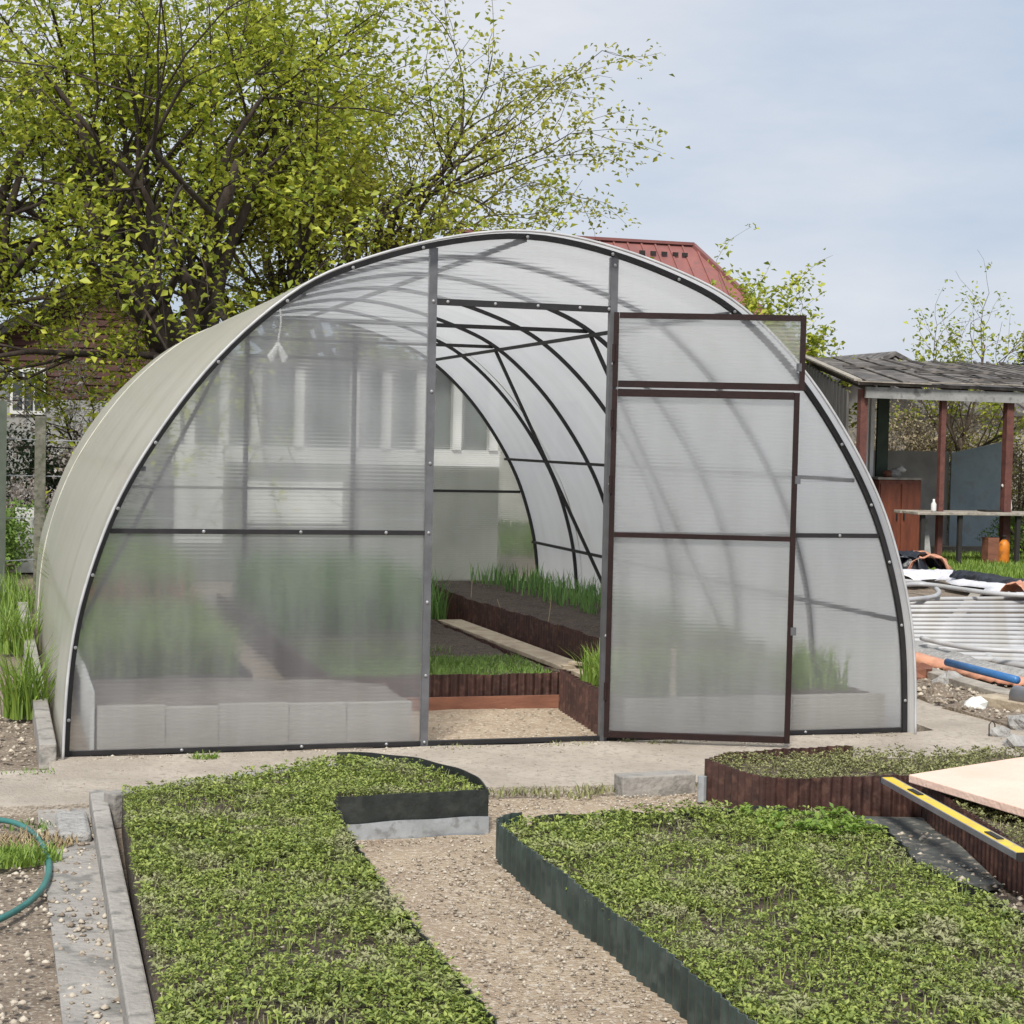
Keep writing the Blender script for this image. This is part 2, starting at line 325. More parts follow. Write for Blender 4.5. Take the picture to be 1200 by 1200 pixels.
def tree(name, label, cat, base, H, spread, trunk_h, trunk_r, seed, leaf, per=9, lsz=.085, lm='leaf', bm='bark', depth=4, nch=(3, 5), group=None, cl=.16, up=.35, limbs=6, twig_leaf=.7, skip=None):
    g = np.random.default_rng(seed); base = np.array(base, float)
    root = thing(name, label, cat, base, group); tm = MB(); tips = []
    def branch(p, d, L, r, lev):
        n = 6 if lev < 2 else 4; pts = [p.copy()]; q = p.copy(); dd = d.copy()
        for i in range(n):
            dd = unit(dd + g.normal(0, .16 if lev else .05, 3) + np.array([0, 0, up*.12 if lev < 3 else -.02])); q = q + dd*L/n; pts.append(q.copy())
        rr = np.linspace(r, r*.5, n+1); tm.tube(pts, rr, 7 if lev < 2 else (5 if lev < 3 else 3), cap=lev < 2)
        if lev >= depth-1:
            for i in range(1, n+1):
                if g.random() < twig_leaf: tips.append(pts[i])
        if lev < depth:
            k = g.integers(nch[0], nch[1]+1) + (1 if lev == 1 else 0)
            for j in range(k):
                i = g.integers(2, n+1); ax = unit(np.cross(dd, g.normal(0, 1, 3))); ang = g.uniform(.4, 1.05)
                nd = unit(dd*math.cos(ang) + ax*math.sin(ang)); branch(pts[i], nd, L*g.uniform(.5, .78), max(.004, rr[i]*.62), lev+1)
    top = base + np.array([0, 0, trunk_h]); pts = [base, base+(top-base)*.35+g.normal(0, .03, 3), base+(top-base)*.7+g.normal(0, .05, 3), top]
    tm.tube(pts, [trunk_r*1.35, trunk_r, trunk_r*.9, trunk_r*.85], 10)
    for i in range(limbs):
        a = 2*math.pi*i/limbs + g.uniform(-.3, .3); el = (g.uniform(.55, 1.25) if i % 3 else g.uniform(.32, .55)) if i else 1.4
        d = np.array([math.cos(a)*math.cos(el), math.sin(a)*math.cos(el), math.sin(el)])
        L = (spread*math.cos(el)+(H-trunk_h)*math.sin(el))*.50*g.uniform(.85, 1.1)
        branch(top-np.array([0, 0, g.uniform(0, .3)*trunk_h]), d, L, trunk_r*g.uniform(.45, .6), 1)
    tm.build('trunk', M[bm], root, smooth=True)
    T = np.array(tips); T = T[T[:, 2] > base[2]+.5]
    P = np.repeat(T, per, 0); n = len(P)
    D = g.normal(0, 1, (n, 3)); D[:, 2] = D[:, 2]*.6 + .05; N = g.normal(0, .5, (n, 3)) + np.array([0, 0, 1.])
    P = P + g.normal(0, cl*.5, (n, 3))
    s = lsz*g.uniform(.5, 1.25, n)
    leaves_mesh(P, D, N, s, s*.62, 'crown', M[lm], root)
    return root

# ------------------------------------------------------------------ structure: ground, paths
def struct(o): o['kind'] = 'structure'; return o
def grid(x0, x1, y0, y1, nx, ny, zf, name, m, smooth=True):
    xs = np.linspace(x0, x1, nx); ys = np.linspace(y0, y1, ny); X, Y = np.meshgrid(xs, ys); Z = zf(X, Y)
    V = np.stack([X, Y, Z], -1).reshape(-1, 3); i = (np.arange(ny-1)[:, None]*nx + np.arange(nx-1)[None]).ravel()
    return fast_mesh(V, np.stack([i, i+1, i+nx+1, i+nx], 1), name, m, smooth=smooth)
def vnoise(X, Y, s, seed=0):
    g = np.random.default_rng(seed); r = 0
    for k in range(6):
        a = g.uniform(0, 6.28); f = s*g.uniform(.6, 1.8); r = r + np.sin((X*math.cos(a)+Y*math.sin(a))*f + g.uniform(0, 6.28))/6
    return r
V = np.array([(x, y, -.02) for y in (-12, 300.) for x in (-260., 260)])
g0 = grid(-250, 250, -14, 320, 3, 3, lambda X, Y: X*0-.02, 'ground', M['dirt'], False); struct(g0)

def patch(poly, z0, z1, name, m, cell=.08, amp=.0, seed=0, skirt=True, parent=None, edge_amp=None, ns=9):
    """a filled outline with a slightly uneven top and a skirt down to z0"""
    P = [np.array(p, float) for p in poly]; E = []
    for i, a in enumerate(P):
        b = P[(i+1) % len(P)]; k = max(1, int(np.linalg.norm(b-a)/cell)); E += [a+(b-a)*j/k for j in range(k)]
    E = np.array(E); n = len(E); x0, y0 = E.min(0); x1, y1 = E.max(0); g = np.random.default_rng(seed)
    XX, YY = np.meshgrid(np.arange(x0+cell/2, x1, cell), np.arange(y0+cell/2, y1, cell)); Q = np.stack([XX.ravel(), YY.ravel()], 1) + g.uniform(-.2, .2, (XX.size, 2))*cell
    Q = Q[inside(Q, E)]
    d = np.min(np.linalg.norm(Q[:, None]-E[None], axis=2), 1) if len(Q) else np.zeros(0)
    Q = Q[d > cell*.45]; A = np.concatenate([E, Q])
    r = delaunay_2d_cdt([Vector(v) for v in A], [(i, (i+1) % n) for i in range(n)], [], 1, 1e-6)
    vv = np.array([v[:] for v in r[0]]); z = z1 + amp*vnoise(vv[:, 0], vv[:, 1], ns, seed) + amp*.6*vnoise(vv[:, 0], vv[:, 1], ns*3.7, seed+1)
    V = np.concatenate([vv, z[:, None]], 1); mb = MB(); mb.add(V, [tuple(f) for f in r[2]])
    if skirt and len(vv) >= n:
        mb.add(np.concatenate([V[:n], np.c_[V[:n, :2], np.full(n, z0)]]), [(i, (i+1) % n, n+(i+1) % n, n+i) for i in range(n)])
    return mb.build(name, m, parent, smooth=amp > 0)
def inside(Q, E):
    x, y = Q[:, 0], Q[:, 1]; r = np.zeros(len(Q), bool); n = len(E)
    for i in range(n):
        (xi, yi), (xj, yj) = E[i], E[i-1]
        if yi == yj: continue
        c = ((yi > y) != (yj > y)) & (x < (xj-xi)*(y-yi)/(yj-yi)+xi); r ^= c
    return r
def scatter_in(poly, n, z, g=rng):
    E = np.array(poly, float); x0, y0 = E.min(0); x1, y1 = E.max(0); R = []
    while sum(map(len, R)) < n:
        Q = g.uniform((x0, y0), (x1, y1), (n*2, 2)); R.append(Q[inside(Q, E)])
    Q = np.concatenate(R)[:n]; return np.c_[Q, np.full(n, z)]

struct(patch([(-2.6, -.98), (-1.9, -.98), (-.6, -.93), (.05, -.99), (.38, -1.0), (1.0, -1.0), (2.2, -1.0), (3.0, -1.0), (3.4, 2.6), (2.25, 3.0), (2.15, 0), (2.0, -.03), (-2.0, -.03), (-2.05, 0), (-2.06, -.3), (-2.9, -.3)], -.05, .014, 'concrete_path', M['concrete'], .15, .003, 3))
struct(patch([(-2.1, -5), (-1.9, -5), (-1.9, -1.0), (-2.12, -1.0)], -.05, -.001, 'side_path', M['slab'], .15, .008, 4))
struct(patch([(-1.98, .04), (1.98, .04), (1.98, 5.96), (-1.98, 5.96)], -.05, .008, 'sand_floor', M['sand'], .12, .012, 5, skirt=False))
struct(patch([(-1.2, -1.66), (-.6, -1.66), (-.6, -1.1), (1.1, -1.1), (1.1, -2.1), (.5, -3), (.4, -5), (-1.3, -5)], -.06, -.004, 'gravel_path', M['sand'], .1, .012, 8, skirt=False))
def grass_patch(poly, n, h, nm='grass', m='grass', z=0, wd=.006, seed=1):
    g = np.random.default_rng(seed); P = scatter_in(poly, n, z, g); o = blades(P, h, wd, .5, nm, M[m], g=g); o['kind'] = 'stuff'; return o
a_ = [gp(1120, 690), gp(1260, 700), gp(1300, 655), gp(1120, 657)]
struct(patch([p[:2] for p in a_], -.05, .0, 'lawn', mat('lawn_base', (.09, .14, .03), (.05, .08, .02), 6, .9), .6, .02, 6, skirt=False))
grass_patch([(7.2, 9.3), (11.6, 7.4), (14, 12.5), (9.6, 12.6)], 26000, .09, m='grass_bright', wd=.012, seed=3)
grass_patch([(-2.1, 4.5), (-2.1, 9), (-3.2, 11), (-6, 11), (-5, 4.5)], 16000, .09, wd=.01, seed=4)
grass_patch([(-6, 12), (8, 12), (8, 22), (-6, 22)], 30000, .15, wd=.02, seed=5)

# ------------------------------------------------------------------ the greenhouse
half = [(2.0, 0), (1.99, .30), (1.955, .6), (1.865, .915), (1.755, 1.18), (1.57, 1.48), (1.34, 1.77), (1.025, 2.045), (.745, 2.17), (.42, 2.272), (0, 2.337)]
full = [(-x, z) for x, z in half] + half[::-1][1:]
def smooth_path(pts, k=5):
    P = np.array(pts, float); n = len(P); out = []
    for i in range(n-1):
        p0 = P[max(i-1, 0)]; p1 = P[i]; p2 = P[i+1]; p3 = P[min(i+2, n-1)]
        for j in range(k):
            t = j/k; out.append(.5*((2*p1)+(-p0+p2)*t+(2*p0-5*p1+4*p2-p3)*t*t+(-p0+3*p1-3*p2+p3)*t**3))
    out.append(P[-1]); A = np.array(out)
    for _ in range(6): A[1:-1] = .25*A[:-2]+.5*A[1:-1]+.25*A[2:]
    return A
ARC = smooth_path(full, 5)
def inset(d):
    T = np.gradient(ARC, axis=0); T /= np.linalg.norm(T, axis=1)[:, None]; Nn = np.stack([T[:, 1], -T[:, 0]], 1); Q = ARC + Nn*d; Q[0, 1] = 0; Q[-1, 1] = 0; return Q
def arc_pts(d, y): Q = inset(d); return np.stack([Q[:, 0], np.full(len(Q), y), Q[:, 1]], 1)
def arc_x(z, d=0):
    Q = inset(d); Q = Q[len(Q)//2:]; return float(np.interp(-z, -Q[:, 1], Q[:, 0]))
def arc_z(x, d=0):
    Q = inset(d); Q = Q[len(Q)//2:]; return float(np.interp(abs(x), Q[:, 0], Q[:, 1]))
GH = thing('greenhouse', 'long arched polycarbonate greenhouse on a dark metal frame with its front door standing open', 'greenhouse', (0, 0, 0))
# cover: one bent sheet, 5 mm thick, overhanging the front frame
mb = MB(); y0, y1 = -.085, 6.06; ys = np.linspace(y0, y1, 13); A = ARC; n = len(A); V = []
g = np.random.default_rng(5)
for y in ys:
    wob = 0.004*np.sin(A[:, 1]*7+y*1.7)
    V.append(np.stack([A[:, 0]*(1+wob*.5), np.full(n, y), A[:, 1]+wob*.6*(A[:, 1] > .1)], 1))
V = np.concatenate(V); F = [(j*n+i, j*n+i+1, (j+1)*n+i+1, (j+1)*n+i) for j in range(len(ys)-1) for i in range(n-1)]
mb.add(V, F); mb.build('cover_sheet', M['cover'], GH, smooth=True)
e = MB(); e.tube(arc_pts(.002, y0), .0065, 6); e.build('cover_edge', mat('edge_tape', (.55, .55, .56), (.42, .42, .43), 10, .4), GH, smooth=True)
e = MB(); e.tube(arc_pts(-.002, 4.9), .0055, 6); e.build('cover_seam', mat('seam', (.60, .58, .50), None, 8, .7), GH, smooth=True)
# ribs (front one square and grey, the others black)
fr = MB(); fr.tube(arc_pts(.018, -.003), .0175, 4, sq=True); fr.build('front_arch', M['steel'], GH)
for k in range(1, 7):
    r = MB(); r.tube(arc_pts(.018, k), .0155, 4, sq=True); r.build('rib', M['steel_black'], GH)
# purlins
for x, z in [(0, 2.298), (1.675, 1.235), (-1.675, 1.235), (1.925, .562), (-1.925, .562), (1.0, 2.005), (-1.0, 2.005)]:
    r = MB(); r.bar((x, .02, z), (x, 6.0, z), .02, .02); r.build('purlin', M['steel_black'], GH)
# ties and struts on every second rib
for k in (2, 4):
    r = MB(); r.bar((-.99, k+.02, 2.03), (.99, k+.02, 2.03), .022); r.build('tie_bar', M['steel_black'], GH)
    for s in (-1, 1):
        r = MB(); r.bar((s*1.0, k-.02, 2.0), (s*1.88, k-.02, .28), .02); r.build('strut', M['steel_black'], GH)
# end walls
def end_wall(y, post_m, bar_m, sgn, mats):
    X1, X2 = -.4267, .4237; w_ = .034
    for x in (X1, X2):
        r = MB(); r.box(x-w_/2, x+w_/2, y-.012*1, y+.022, 0.002, arc_z(x, .03)); r.build('post', post_m, GH)
    r = MB(); r.box(X1+w_/2, X2-w_/2, y-.010, y+.016, 1.985, 2.013); r.build('top_rail', bar_m, GH)
    for a, b in ((-arc_x(.97, .03), X1-w_/2), (X2+w_/2, arc_x(.97, .03))):
        r = MB(); r.box(a, b, y-.010, y+.014, .959, .980); r.build('cross_rail', bar_m, GH)
    for a, b in ((-arc_x(.02, .03), X1-w_/2), (X2+w_/2, arc_x(.02, .03)), (X1+w_/2, X2-w_/2)):
        r = MB(); r.box(a, b, y-.010, y+.016, .014, .034); r.build('bottom_rail', bar_m, GH)
    # translucent sheets: left, right and above the door
    def sheet(xa, xb, zb, m):
        xs = np.linspace(xa, xb, 40); top = [arc_z(x, .02) for x in xs]; v = []; f = []
        for x, t in zip(xs, top):
            for j in range(7): v.append((x, y+.0, zb+(max(t, zb+.01)-zb)*j/6))
        f = [(i*7+j, (i+1)*7+j, (i+1)*7+j+1, i*7+j+1) for i in range(39) for j in range(6)]
        q = MB(); q.add(v, f); q.build('wall_sheet', m, GH)
    sheet(-arc_x(.05, .02), X1-w_/2, .012, mats); sheet(X2+w_/2, arc_x(.05, .02), .012, mats); sheet(X1+w_/2, X2-w_/2, 2.0, mats)
end_wall(0, M['steel_grey'], M['steel'], 1, M['poly'])
end_wall(6.02, M['steel_black'], M['steel_black'], -1, M['poly_back'])
q = MB(); q.add([(-.41, 6.02, .03), (.41, 6.02, .03), (.41, 6.02, 1.985), (-.41, 6.02, 1.985)], [(0, 1, 2, 3)]); q.build('rear_door_sheet', M['poly_back'], GH)
r = MB(); r.box(-.409, .406, 6.005, 6.03, .959, .980); r.build('cross_rail', M['steel_black'], GH)
r = MB(); r.bar((-1.85, .06, .02), (-1.85, 5.9, .02), .03); 
# washers and screw heads
def screw(p):
    s = MB(); a = np.arange(8)*np.pi/4; c = np.array(p)
    rings = [(.0078, 0), (.0078, -.003), (.0045, -.006), (.001, -.007)]; v = []
    for rr, dy in rings: v.append(np.stack([c[0]+rr*np.cos(a), np.full(8, c[1]+dy), c[2]+rr*np.sin(a)], 1))
    f = [(i*8+j, (i+1)*8+j, (i+1)*8+(j+1) % 8, i*8+(j+1) % 8) for i in range(3) for j in range(8)] + [tuple(24+j for j in range(8))]
    s.add(np.concatenate(v), f); return s.build('screw', M['screw'], GH)
Q = inset(.022)
for t in np.linspace(3, len(Q)-4, 19): 
    i = int(t); screw((Q[i][0], -.021, Q[i][1]))
for x in (-1.42, -1.0, -.62, .55, 1.2, 1.6): screw((x, -.0105, .97))
for x in (-1.5, -.98, -.6, .8, 1.45): screw((x, -.0105, .026))
for x in (-.36, -.14, .06, .26, .4): screw((x, -.0105, 2.0))
for z in (.03, .33, .66, .97, 1.28, 1.6, 2.0): screw((-.4267, -.0125, z))
for z in (.5, 1.2, 1.75, 2.2): screw((.4237, -.0125, z))
# the open door and, above it, its separate vent leaf: both hinged on the right post
hx, hy = .428, -.038; ang = math.radians(-20.5); du = np.array([math.cos(ang), math.sin(ang), 0])
def leaf(name, z0, z1, W, rails, thick):
    fr = MB(); t = .026; H = lambda u, z: np.array([hx, hy, 0])+du*u+np.array([0, 0, z]); fr_pts = []
    fr.bar(H(0, z0), H(0, z1), t, .024, up=tuple(du)); fr.bar(H(W, z0), H(W, z1), t, .024, up=tuple(du))
    for z, th in rails: fr.bar(H(t/2+.0005, z), H(W-t/2-.0005, z), .024, th)
    d = fr.build(name, M['maroon'], GH); nrm = np.array([-math.sin(ang), math.cos(ang), 0])
    zs = [z for z, _ in rails]
    for a, b in zip(zs[:-1], zs[1:]):
        q = MB(); q.add([H(.01, a)+nrm*.014, H(W-.01, a)+nrm*.014, H(W-.01, b)+nrm*.014, H(.01, b)+nrm*.014], [(0, 1, 2, 3)]); q.build('pane', M['poly_door'], d)
    return d
door = leaf('door', .035, 1.635, .825, [(.05, .028), (.97, .022), (1.62, .034)], .026)
vent = leaf('door_vent', 1.645, 1.985, .845, [(1.66, .03), (1.972, .026)], .026)
hd = MB()
hp = np.array([hx, hy, 0])+du*.825
for z in (.55, 1.24, 1.75):
    hd = MB(); hd.box(hp[0]-.004, hp[0]+.022, hp[1]-.018, hp[1]+.006, z-.018, z+.018); hd.build('latch', M['steel_grey'], door if z < 1.6 else vent)
for z in (.25, 1.2, 1.5, 1.8):
    hg = MB(); hg.tube([(hx-.014, hy-.012, z-.04), (hx-.014, hy-.012, z+.04)], .008, 8); hg.build('hinge', M['maroon'], door if z < 1.6 else vent)
# white twine hanging inside behind the left sheet
p = at(328, 362, .25); tw = MB(); L_ = [p+np.array([.006*math.sin(i*.9), 0, -i*.03]) for i in range(6)]; tw.tube(L_, .004, 6)
k_ = L_[-1]
for s_ in (-1, 1):
    tw.tube([k_, k_+np.array([s_*.012, 0, -.03]), k_+np.array([s_*.030, .01, -.065]), k_+np.array([s_*.026, 0, -.088])], [.005, .012, .017, .007], 8)
tag(tw.build('hanging_twine', M['twine'], smooth=True), 'knotted white twine hanging behind the upper left greenhouse sheet', 'twine')

# ------------------------------------------------------------------ beds
def edging(path, z0, z1, name, m, parent=None, amp=.008, period=.045, th=.004, closed=False, wave=0, seed=0):
    P = smooth2(path, .006 if amp else .03); s = np.r_[0, np.cumsum(np.linalg.norm(np.diff(P, axis=0), axis=1))]
    T = np.gradient(P, axis=0); T /= np.linalg.norm(T, axis=1)[:, None]+1e-9; N = np.stack([-T[:, 1], T[:, 0]], 1)
    o = amp*np.sin(s*2*np.pi/period) + .006*np.sin(s*3.1+seed) ; a = P+N*(o+th/2)[:, None]; b = P+N*(o-th/2)[:, None]
    zt = z1 + wave*np.sin(s*9+seed)*.6 + wave*.5*np.sin(s*23+seed); n = len(P)
    V = np.concatenate([np.c_[a, np.full(n, z0)], np.c_[a, zt], np.c_[b, zt], np.c_[b, np.full(n, z0)]])
    F = []
    for k in range(3): F += [(k*n+i, k*n+i+1, (k+1)*n+i+1, (k+1)*n+i) for i in range(n-1)]
    F += [(0, n, 2*n, 3*n), (n-1, 4*n-1, 3*n-1, 2*n-1)]
    mb = MB(); mb.add(V, F); return mb.build(name, m, parent, smooth=False)
def smooth2(path, step):
    P = np.array(path, float); out = []
    for a, b in zip(P[:-1], P[1:]):
        k = max(1, int(np.linalg.norm(b-a)/step)); out += [a+(b-a)*j/k for j in range(k)]
    out.append(P[-1]); A = np.array(out); w_ = max(1, int(.05/step))
    for _ in range(w_): A[1:-1] = .25*A[:-2]+.5*A[1:-1]+.25*A[2:]
    return A
def seedlings(poly, z, dens, m, seed, size=.017, label=None):
    g = np.random.default_rng(seed); E = np.array(poly, float); area = .5*abs(np.dot(E[:, 0], np.roll(E[:, 1], 1))-np.dot(E[:, 1], np.roll(E[:, 0], 1)))
    n = int(area*dens); P = scatter_in(poly, n, z, g)
    keep = vnoise(P[:, 0], P[:, 1], 11, seed)+.5*vnoise(P[:, 0], P[:, 1], 31, seed+2)+g.uniform(-.6, .6, n) > -.22; P = P[keep]; n = len(P)
    hgt = g.uniform(.006, .038, n)*(1+.5*vnoise(P[:, 0], P[:, 1], 8, seed+5)); k = 5
    Q = np.repeat(P, k, 0); h = np.repeat(hgt, k); a = g.uniform(0, 6.28, n*k); el = g.uniform(-.1, .9, n*k)
    D = np.stack([np.cos(a)*np.cos(el), np.sin(a)*np.cos(el), np.sin(el)], 1); N = np.tile([0, 0, 1.], (n*k, 1))+g.normal(0, .25, (n*k, 3))
    Q[:, 2] += h; Q[:, :2] += D[:, :2]*.003; s = size*g.uniform(.5, 1.3, n*k)
    s = s*(1+.35*vnoise(Q[:, 0], Q[:, 1], 7, seed+9)); o = leaves_mesh(Q, D, N, s, s*.5, 'seedlings', M[m]); o['kind'] = 'stuff'
    return o
bedL = [(-1.84, -1.34), (-.95, -.90), (-.72, -1.02), (-.59, -1.38), (-.60, -1.61), (-1.14, -1.61), (-1.19, -2.0), (-1.21, -2.5), (-1.24, -5), (-1.95, -5), (-1.88, -2.4)]
B1 = thing('garden_bed', 'green seedling bed in the left foreground with black edging and a zinc strip', 'garden bed', (-1.5, -2.2, 0))
patch(bedL, -.02, .115, 'soil', M['soil'], .05, .012, 11, parent=B1)
edging([(-.98, -.83), (-.85, -.87), (-.70, -1.0), (-.60, -1.2), (-.565, -1.4), (-.59, -1.63)], -.01, .150, 'black_edging', M['edge_black'], B1, amp=0, wave=.003)
edging([(-.585, -1.632), (-.85, -1.636), (-1.14, -1.64)], .045, .148, 'black_edging', M['edge_black'], B1, amp=.003, period=.11, wave=.003)
edging([(-1.145, -1.642), (-1.19, -2.0), (-1.215, -2.5), (-1.25, -5)], -.01, .145, 'black_edging', M['edge_black'], B1, amp=.004, period=.1, wave=.004)
edging([(-.585, -1.642), (-.85, -1.647), (-1.13, -1.655)], -.012, .055, 'zinc_strip', M['zinc'], B1, amp=0, wave=.004, th=.003)
seedlings(bedL, .115, 7000, 'seedling', 21, .0145)
grass_patch(bedL, 5200, .036, 'fine_sprouts', 'seedling', .115, .0035, 211)
bed2 = [(-.655, -2.02), (-.55, -1.91), (-.27, -1.9), (.17, -1.86), (.60, -2.0), (.62, -2.28), (.5, -2.7), (.42, -5), (-.62, -5), (-.66, -2.5)]
B2 = thing('garden_bed', 'green seedling bed in the middle foreground with dark green edging', 'garden bed', (0, -2.6, 0))
patch(bed2, -.02, .075, 'soil', M['soil'], .05, .014, 12, parent=B2)
edging([(-.66, -5), (-.66, -2.5), (-.67, -2.1), (-.66, -2.0), (-.6, -1.93), (-.54, -1.895)], -.01, .125, 'green_edging', M['edge_green'], B2, amp=.004, period=.05, wave=.004)
edging([(-.5, -1.885), (-.2, -1.875), (.17, -1.84), (.62, -1.985), (.645, -2.28), (.52, -2.72), (.44, -5)], -.01, .10, 'black_edging', M['edge_black'], B2, amp=.004, period=.09, wave=.01)
seedlings(bed2, .08, 6600, 'seedling', 22, .0150)
grass_patch(bed2, 5200, .040, 'fine_sprouts', 'seedling', .08, .0035, 212)
seedlings([(.2, -1.92), (.58, -2.05), (.56, -2.4), (.2, -2.3)], .09, 1500, 'grass_bright', 24, .028)
bed3 = [(.42, -1.27), (.58, -1.12), (1.2, -1.08), (1.75, -1.15), (2.1, -1.3), (1.7, -3.6), (.72, -3.6), (.86, -2.7), (1.03, -1.95), (1.1, -1.72), (1.0, -1.65), (.7, -1.64), (.50, -1.6)]
B3 = thing('garden_bed', 'sparse seedling bed at the right with tall brown corrugated edging', 'garden bed', (1.1, -1.8, 0))
patch(bed3, -.02, .115, 'soil', mat('soil_pale', (.17, .13, .095), (.08, .06, .045), 14, .95, 1, 60, c3=(.26, .21, .16), s3=80), .05, .012, 13, parent=B3)
edging([(1.15, -1.06), (.58, -1.09), (.41, -1.24), (.41, -1.3), (.49, -1.61), (.7, -1.665), (1.0, -1.67), (1.09, -1.73)], -.01, .155, 'brown_edging', M['edge_brown'], B3, amp=.008, period=.042, wave=.004)
edging([(1.09, -1.74), (1.02, -1.95), (.85, -2.7), (.70, -3.6)], -.01, .15, 'brown_edging', M['edge_brown'], B3, amp=.008, period=.042, wave=.004)
seedlings(bed3, .118, 5200, 'seedling_dull', 23, .0135)
grass_patch(bed3, 3000, .03, 'fine_sprouts', 'seedling_dull', .118, .0035, 213)
st = patch([(.62, -1.69), (1.08, -1.76), (.83, -2.7), (.66, -2.7), (.69, -2.0)], -.01, .012, 'weed_membrane', M['membrane'], .06, .012, 14); tag(st, 'dark grey weed membrane on the path beside the brown edging', 'membrane')

# kerbs
def kerb(a, b, w_, h, name, label, m='slab', z=0, cat='kerb', group=None):
    k = MB(); k.bar((a[0], a[1], z+h/2-.01), (b[0], b[1], z+h/2-.01), w_, h+.02); o = k.build(name, M[m]); bevel(o, .006); return tag(o, label, cat, group)
kerb((-1.88, -1.245), (-.99, -.80), .075, .105, 'kerb', 'pale concrete kerb along the back of the left seedling bed')
kerb((-1.905, -1.0), (-1.965, -5), .06, .07, 'kerb', 'rough concrete kerb along the left side of the left seedling bed')
kerb((-2.06, -.12), (-2.085, 6.0), .07, .09, 'kerb', 'long pale kerb against the foot of the greenhouse left side')
kerb((.10, -1.10), (.42, -1.08), .09, .075, 'concrete_block', 'low brown concrete block on the path in front of the open door', 'slab', cat='block')
pst = MB(); pst.tube([(.375, -1.30, 0), (.375, -1.30, .10)], .018, 10); tag(pst.build('tube_stub', M['zinc']), 'short grey pipe stub at the left corner of the brown edging', 'pipe')
# gravel and stones lying about: one loose mass
def gravel(poly, n, s, m, seed, z=0, nm='gravel'):
    g = np.random.default_rng(seed); P = scatter_in(poly, n, z, g); base = np.array([(0, 0, 1), (1, 0, 0), (0, 1, 0), (-1, 0, 0), (0, -1, 0), (0, 0, -.6)], float)
    F0 = np.array([(0, 1, 2), (0, 2, 3), (0, 3, 4), (0, 4, 1), (5, 2, 1), (5, 3, 2), (5, 4, 3), (5, 1, 4)]); r = s*.62*g.lognormal(0, .7, n).clip(0, 2.6)
    an = g.uniform(0, 6.28, n); c, s_ = np.cos(an), np.sin(an); B = base[None]*g.uniform(.6, 1.2, (n, 6, 1)); B[:, :, 2] *= .6
    X = B[:, :, 0]*c[:, None]-B[:, :, 1]*s_[:, None]; Y = B[:, :, 0]*s_[:, None]+B[:, :, 1]*c[:, None]
    V = (np.stack([X, Y, B[:, :, 2]], 2)*r[:, None, None]+P[:, None]).reshape(-1, 3); F = (F0[None]+6*np.arange(n)[:, None, None]).reshape(-1, 3)
    o = fast_mesh(V, F, nm, M[m]); o['kind'] = 'stuff'; return o
def chips(poly, n, z, seed): gravel(poly, n, .0065, 'gravel', seed, z, 'soil_chips')
gravel([(-2.6, -.95), (3, -.95), (3, -.1), (-2.6, -.1)], 700, .0038, 'gravel', 305, .016, 'path_grit')
chips(bedL, 900, .125, 301); chips(bed2, 700, .088, 302); chips(bed3, 900, .125, 303)
gravel([(-1.9, -.13), (-1.9, -.03), (1.9, -.03), (1.9, -.12)], 500, .007, 'gravel', 304, .014)
gravel([(-1.15, -1.7), (-.62, -1.68), (-.68, -2.2), (-.68, -5), (-1.2, -5), (-1.18, -2.2)], 5200, .0055, 'gravel', 31, .002)
gravel([(-.55, -1.0), (.40, -1.05), (.40, -1.3), (.3, -1.8), (-.5, -1.85)], 2400, .0055, 'gravel', 32, .0)
gravel([(-.4, .1), (.5, .1), (.6, .95), (-.4, 1.0)], 420, .006, 'gravel', 33, .012)
gravel([(-2.1, -1.05), (-1.93, -1.0), (-1.99, -5), (-2.3, -5), (-2.3, -1.1)], 1400, .010, 'gravel', 34, .0)
gravel([(.66, -1.9), (.98, -2.0), (.8, -2.9), (.5, -5), (.46, -5), (.55, -2.8)], 700, .010, 'gravel', 35, .008)
gravel([(-2.2, -.05), (-2.1, -.05), (-2.1, 1.2), (-2.7, 1.4), (-2.7, -.1)], 500, .012, 'gravel', 36, .0)
gravel([(2.1, -.9), (4.2, -.9), (4.2, 2.4), (2.3, 2.2)], 1100, .010, 'gravel', 37, .005)
# weeds between the slabs
def weeds(c, r, n, seed, h=.05, label=None, m='grass_bright', nm='weed_tuft'):
    g = np.random.default_rng(seed); a = g.uniform(0, 6.28, n); q = r*np.sqrt(g.uniform(0, 1, n)); P = np.stack([c[0]+q*np.cos(a), c[1]+q*np.sin(a)*.6, np.full(n, c[2] if len(c) > 2 else 0.)], 1)
    o = blades(P, h, .007, .9, nm, M[m], g=g)
    return tag(o, label, 'weed') if label else tag(o, kind='stuff')
weeds(gp(240, 892), .07, 130, 41, .04, 'small green weed tuft on the path below the left greenhouse sheet')
weeds(gp(735, 872), .05, 60, 42, .03, 'tiny weed beside the bottom door hinge', m='seedling_dull')
weeds(gp(775, 874), .07, 80, 43, .03, 'low flat weed under the open door', m='seedling_dull')
for i, (x, y) in enumerate([(.35, -1.03), (-.4, -1.04), (1.3, -.98), (-.25, -1.03), (.0, -1.06), (-.1, -1.12), (.25, -.06), (-.3, -.07), (-2.15, -.35), (-2.12, -1.3), (-2.2, -1.6)]):
    weeds((x, y, .002), .12, 60, 50+i, .03, m='seedling_dull' if i < 8 else 'grass')

